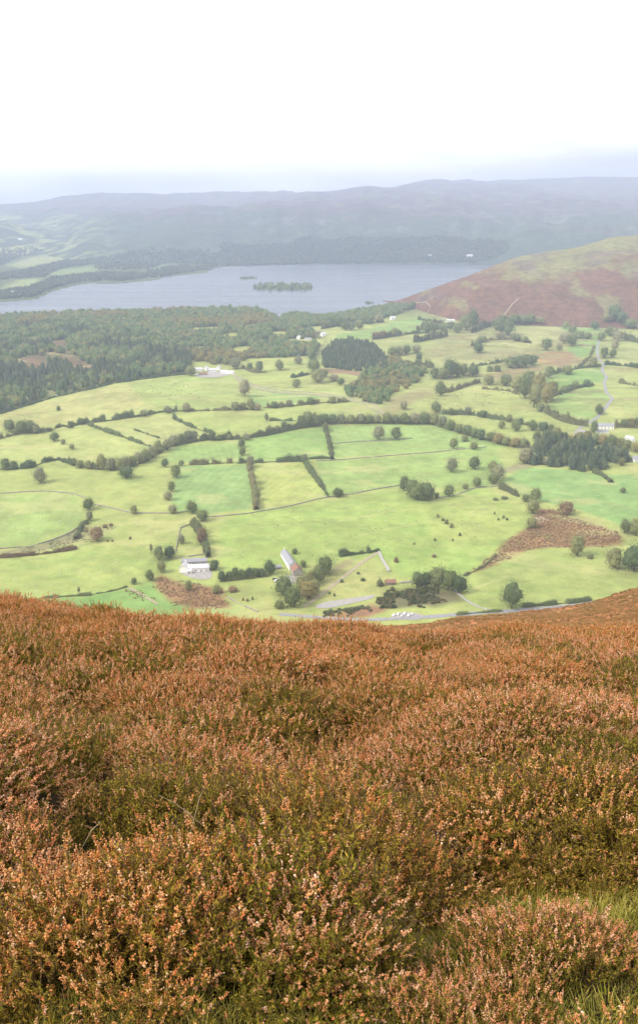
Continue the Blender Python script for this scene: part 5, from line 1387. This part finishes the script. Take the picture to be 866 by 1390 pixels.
for P, n, lab in SHF:
    PW = polyw(P); lo, hi = PW.min(0), PW.max(0); k = 0
    while k < n:
        x, y = random.uniform(lo[0], hi[0]), random.uniform(lo[1], hi[1])
        if not inside(np.array([x]), np.array([y]), PW)[0]: continue
        k += 1
        if first is None: o = link('sheep', SM); first = o
        else: o = first.copy(); COL.objects.link(o)
        o.location = (x, y, float(h_valley(x, y))); o.rotation_euler = (0, 0, random.uniform(0, 6.28)); o.scale = (1.15,)*3
        tag(o, lab, 'sheep', lab.replace('white sheep', 'sheep'))

# ------------------------------------------------------------------ haze, sky, sun, camera
def haze():
    mb = MB(); mb.box(-10500, 10500, -1200, 15500, -60, 700)
    m = bpy.data.materials.new('haze'); m.use_nodes = True; nt = m.node_tree; nt.nodes.clear()
    out = nt.nodes.new('ShaderNodeOutputMaterial'); pv = nt.nodes.new('ShaderNodeVolumePrincipled')
    pv.inputs['Color'].default_value = HAZE_COL+(1,); pv.inputs['Density'].default_value = HAZE_D; pv.inputs['Anisotropy'].default_value = 0.0
    nt.links.new(pv.outputs[0], out.inputs['Volume'])
    tag(link('haze', mb.mesh('haze', [m])), kind='stuff')
HAZE_COL = (.60, .675, .90); HAZE_D = .000108
haze()

SUN_EL, SUN_AZ = 44, -108     # azimuth measured clockwise from +Y (view direction)
w = bpy.data.worlds.new('World'); SC.world = w; w.use_nodes = True
nt = w.node_tree; bg = nt.nodes['Background']
sky = nt.nodes.new('ShaderNodeTexSky'); sky.sky_type = 'NISHITA'; sky.sun_disc = False
sky.sun_elevation = R(SUN_EL); sky.sun_rotation = R(SUN_AZ); sky.altitude = 330; sky.dust_density = 3
tc = nt.nodes.new('ShaderNodeTexCoord')
nz = nt.nodes.new('ShaderNodeTexNoise'); nz.inputs['Scale'].default_value = 2.2; nz.inputs['Detail'].default_value = 5
mp = nt.nodes.new('ShaderNodeMapping'); mp.inputs['Scale'].default_value = (1, 1, 3.5)
nt.links.new(tc.outputs['Generated'], mp.inputs['Vector']); nt.links.new(mp.outputs[0], nz.inputs['Vector'])
cr = nt.nodes.new('ShaderNodeValToRGB'); cr.color_ramp.elements[0].position = .3; cr.color_ramp.elements[1].position = .7
CL = 12.0
cr.color_ramp.elements[0].color = (.92, .93, .96, 1); cr.color_ramp.elements[1].color = (1.0, 1.0, 1.0, 1)
nt.links.new(nz.outputs['Fac'], cr.inputs['Fac'])
mul = nt.nodes.new('ShaderNodeVectorMath'); mul.operation = 'SCALE'; mul.inputs['Scale'].default_value = CL
nt.links.new(cr.outputs[0], mul.inputs[0])
def mth(op, a, b=None, c=None):
    n = nt.nodes.new('ShaderNodeMath'); n.operation = op
    for k, q in enumerate((a, b, c)):
        if q is None: continue
        if isinstance(q, (int, float)): n.inputs[k].default_value = q
        else: nt.links.new(q, n.inputs[k])
    return n.outputs[0]
sx = nt.nodes.new('ShaderNodeSeparateXYZ'); nt.links.new(tc.outputs['Generated'], sx.inputs[0])
mp2 = nt.nodes.new('ShaderNodeMapping'); mp2.inputs['Scale'].default_value = (5, 5, 26); nt.links.new(tc.outputs['Generated'], mp2.inputs['Vector'])
n2 = nt.nodes.new('ShaderNodeTexNoise'); n2.inputs['Scale'].default_value = 1; n2.inputs['Detail'].default_value = 5; nt.links.new(mp2.outputs[0], n2.inputs['Vector'])
el = mth('ADD', sx.outputs['Z'], mth('MULTIPLY', mth('SUBTRACT', n2.outputs['Fac'], .5), .075))
el = mth('SUBTRACT', el, mth('MULTIPLY', sx.outputs['X'], .075))
mr2 = nt.nodes.new('ShaderNodeMapRange'); mr2.interpolation_type = 'SMOOTHSTEP'; nt.links.new(el, mr2.inputs[0])
mr2.inputs[1].default_value = -.004; mr2.inputs[2].default_value = .058
mist = nt.nodes.new('ShaderNodeMix'); mist.data_type = 'RGBA'
nt.links.new(mr2.outputs[0], mist.inputs[0]); mist.inputs[6].default_value = (.39*CL, .40*CL, .45*CL, 1); nt.links.new(mul.outputs[0], mist.inputs[7])
mx = nt.nodes.new('ShaderNodeMix'); mx.data_type = 'RGBA'; mx.inputs[0].default_value = .88
nt.links.new(sky.outputs[0], mx.inputs[6]); nt.links.new(mist.outputs[2], mx.inputs[7])
nt.links.new(mx.outputs[2], bg.inputs['Color']); bg.inputs['Strength'].default_value = .1

sl = bpy.data.lights.new('sun', 'SUN'); sl.energy = 2.7; sl.angle = R(9); sl.color = (1, .95, .87)
so = bpy.data.objects.new('sun', sl); COL.objects.link(so); so.location = (0, -50, 600)
so.rotation_euler = (R(90-SUN_EL), 0, R(180-SUN_AZ))

cd = bpy.data.cameras.new('camera'); cam = bpy.data.objects.new('camera', cd); COL.objects.link(cam)
cd.sensor_fit = 'VERTICAL'; cd.sensor_height = 36; cd.lens = F0*36/H0; cd.clip_start = .05; cd.clip_end = 60000
cam.location = (0, 0, ZC); cam.rotation_euler = (R(90)-PITCH, 0, 0); SC.camera = cam
SC.view_settings.view_transform = 'Standard'; SC.view_settings.look = 'None'; SC.view_settings.gamma = 1; SC.view_settings.use_curve_mapping = False
SC.view_settings.exposure = 0.62
SC.render.engine = 'CYCLES'
cy = SC.cycles
cy.max_bounces = 5; cy.diffuse_bounces = 3; cy.glossy_bounces = 2; cy.transmission_bounces = 2; cy.volume_bounces = 2; cy.transparent_max_bounces = 4
cy.use_denoising = True
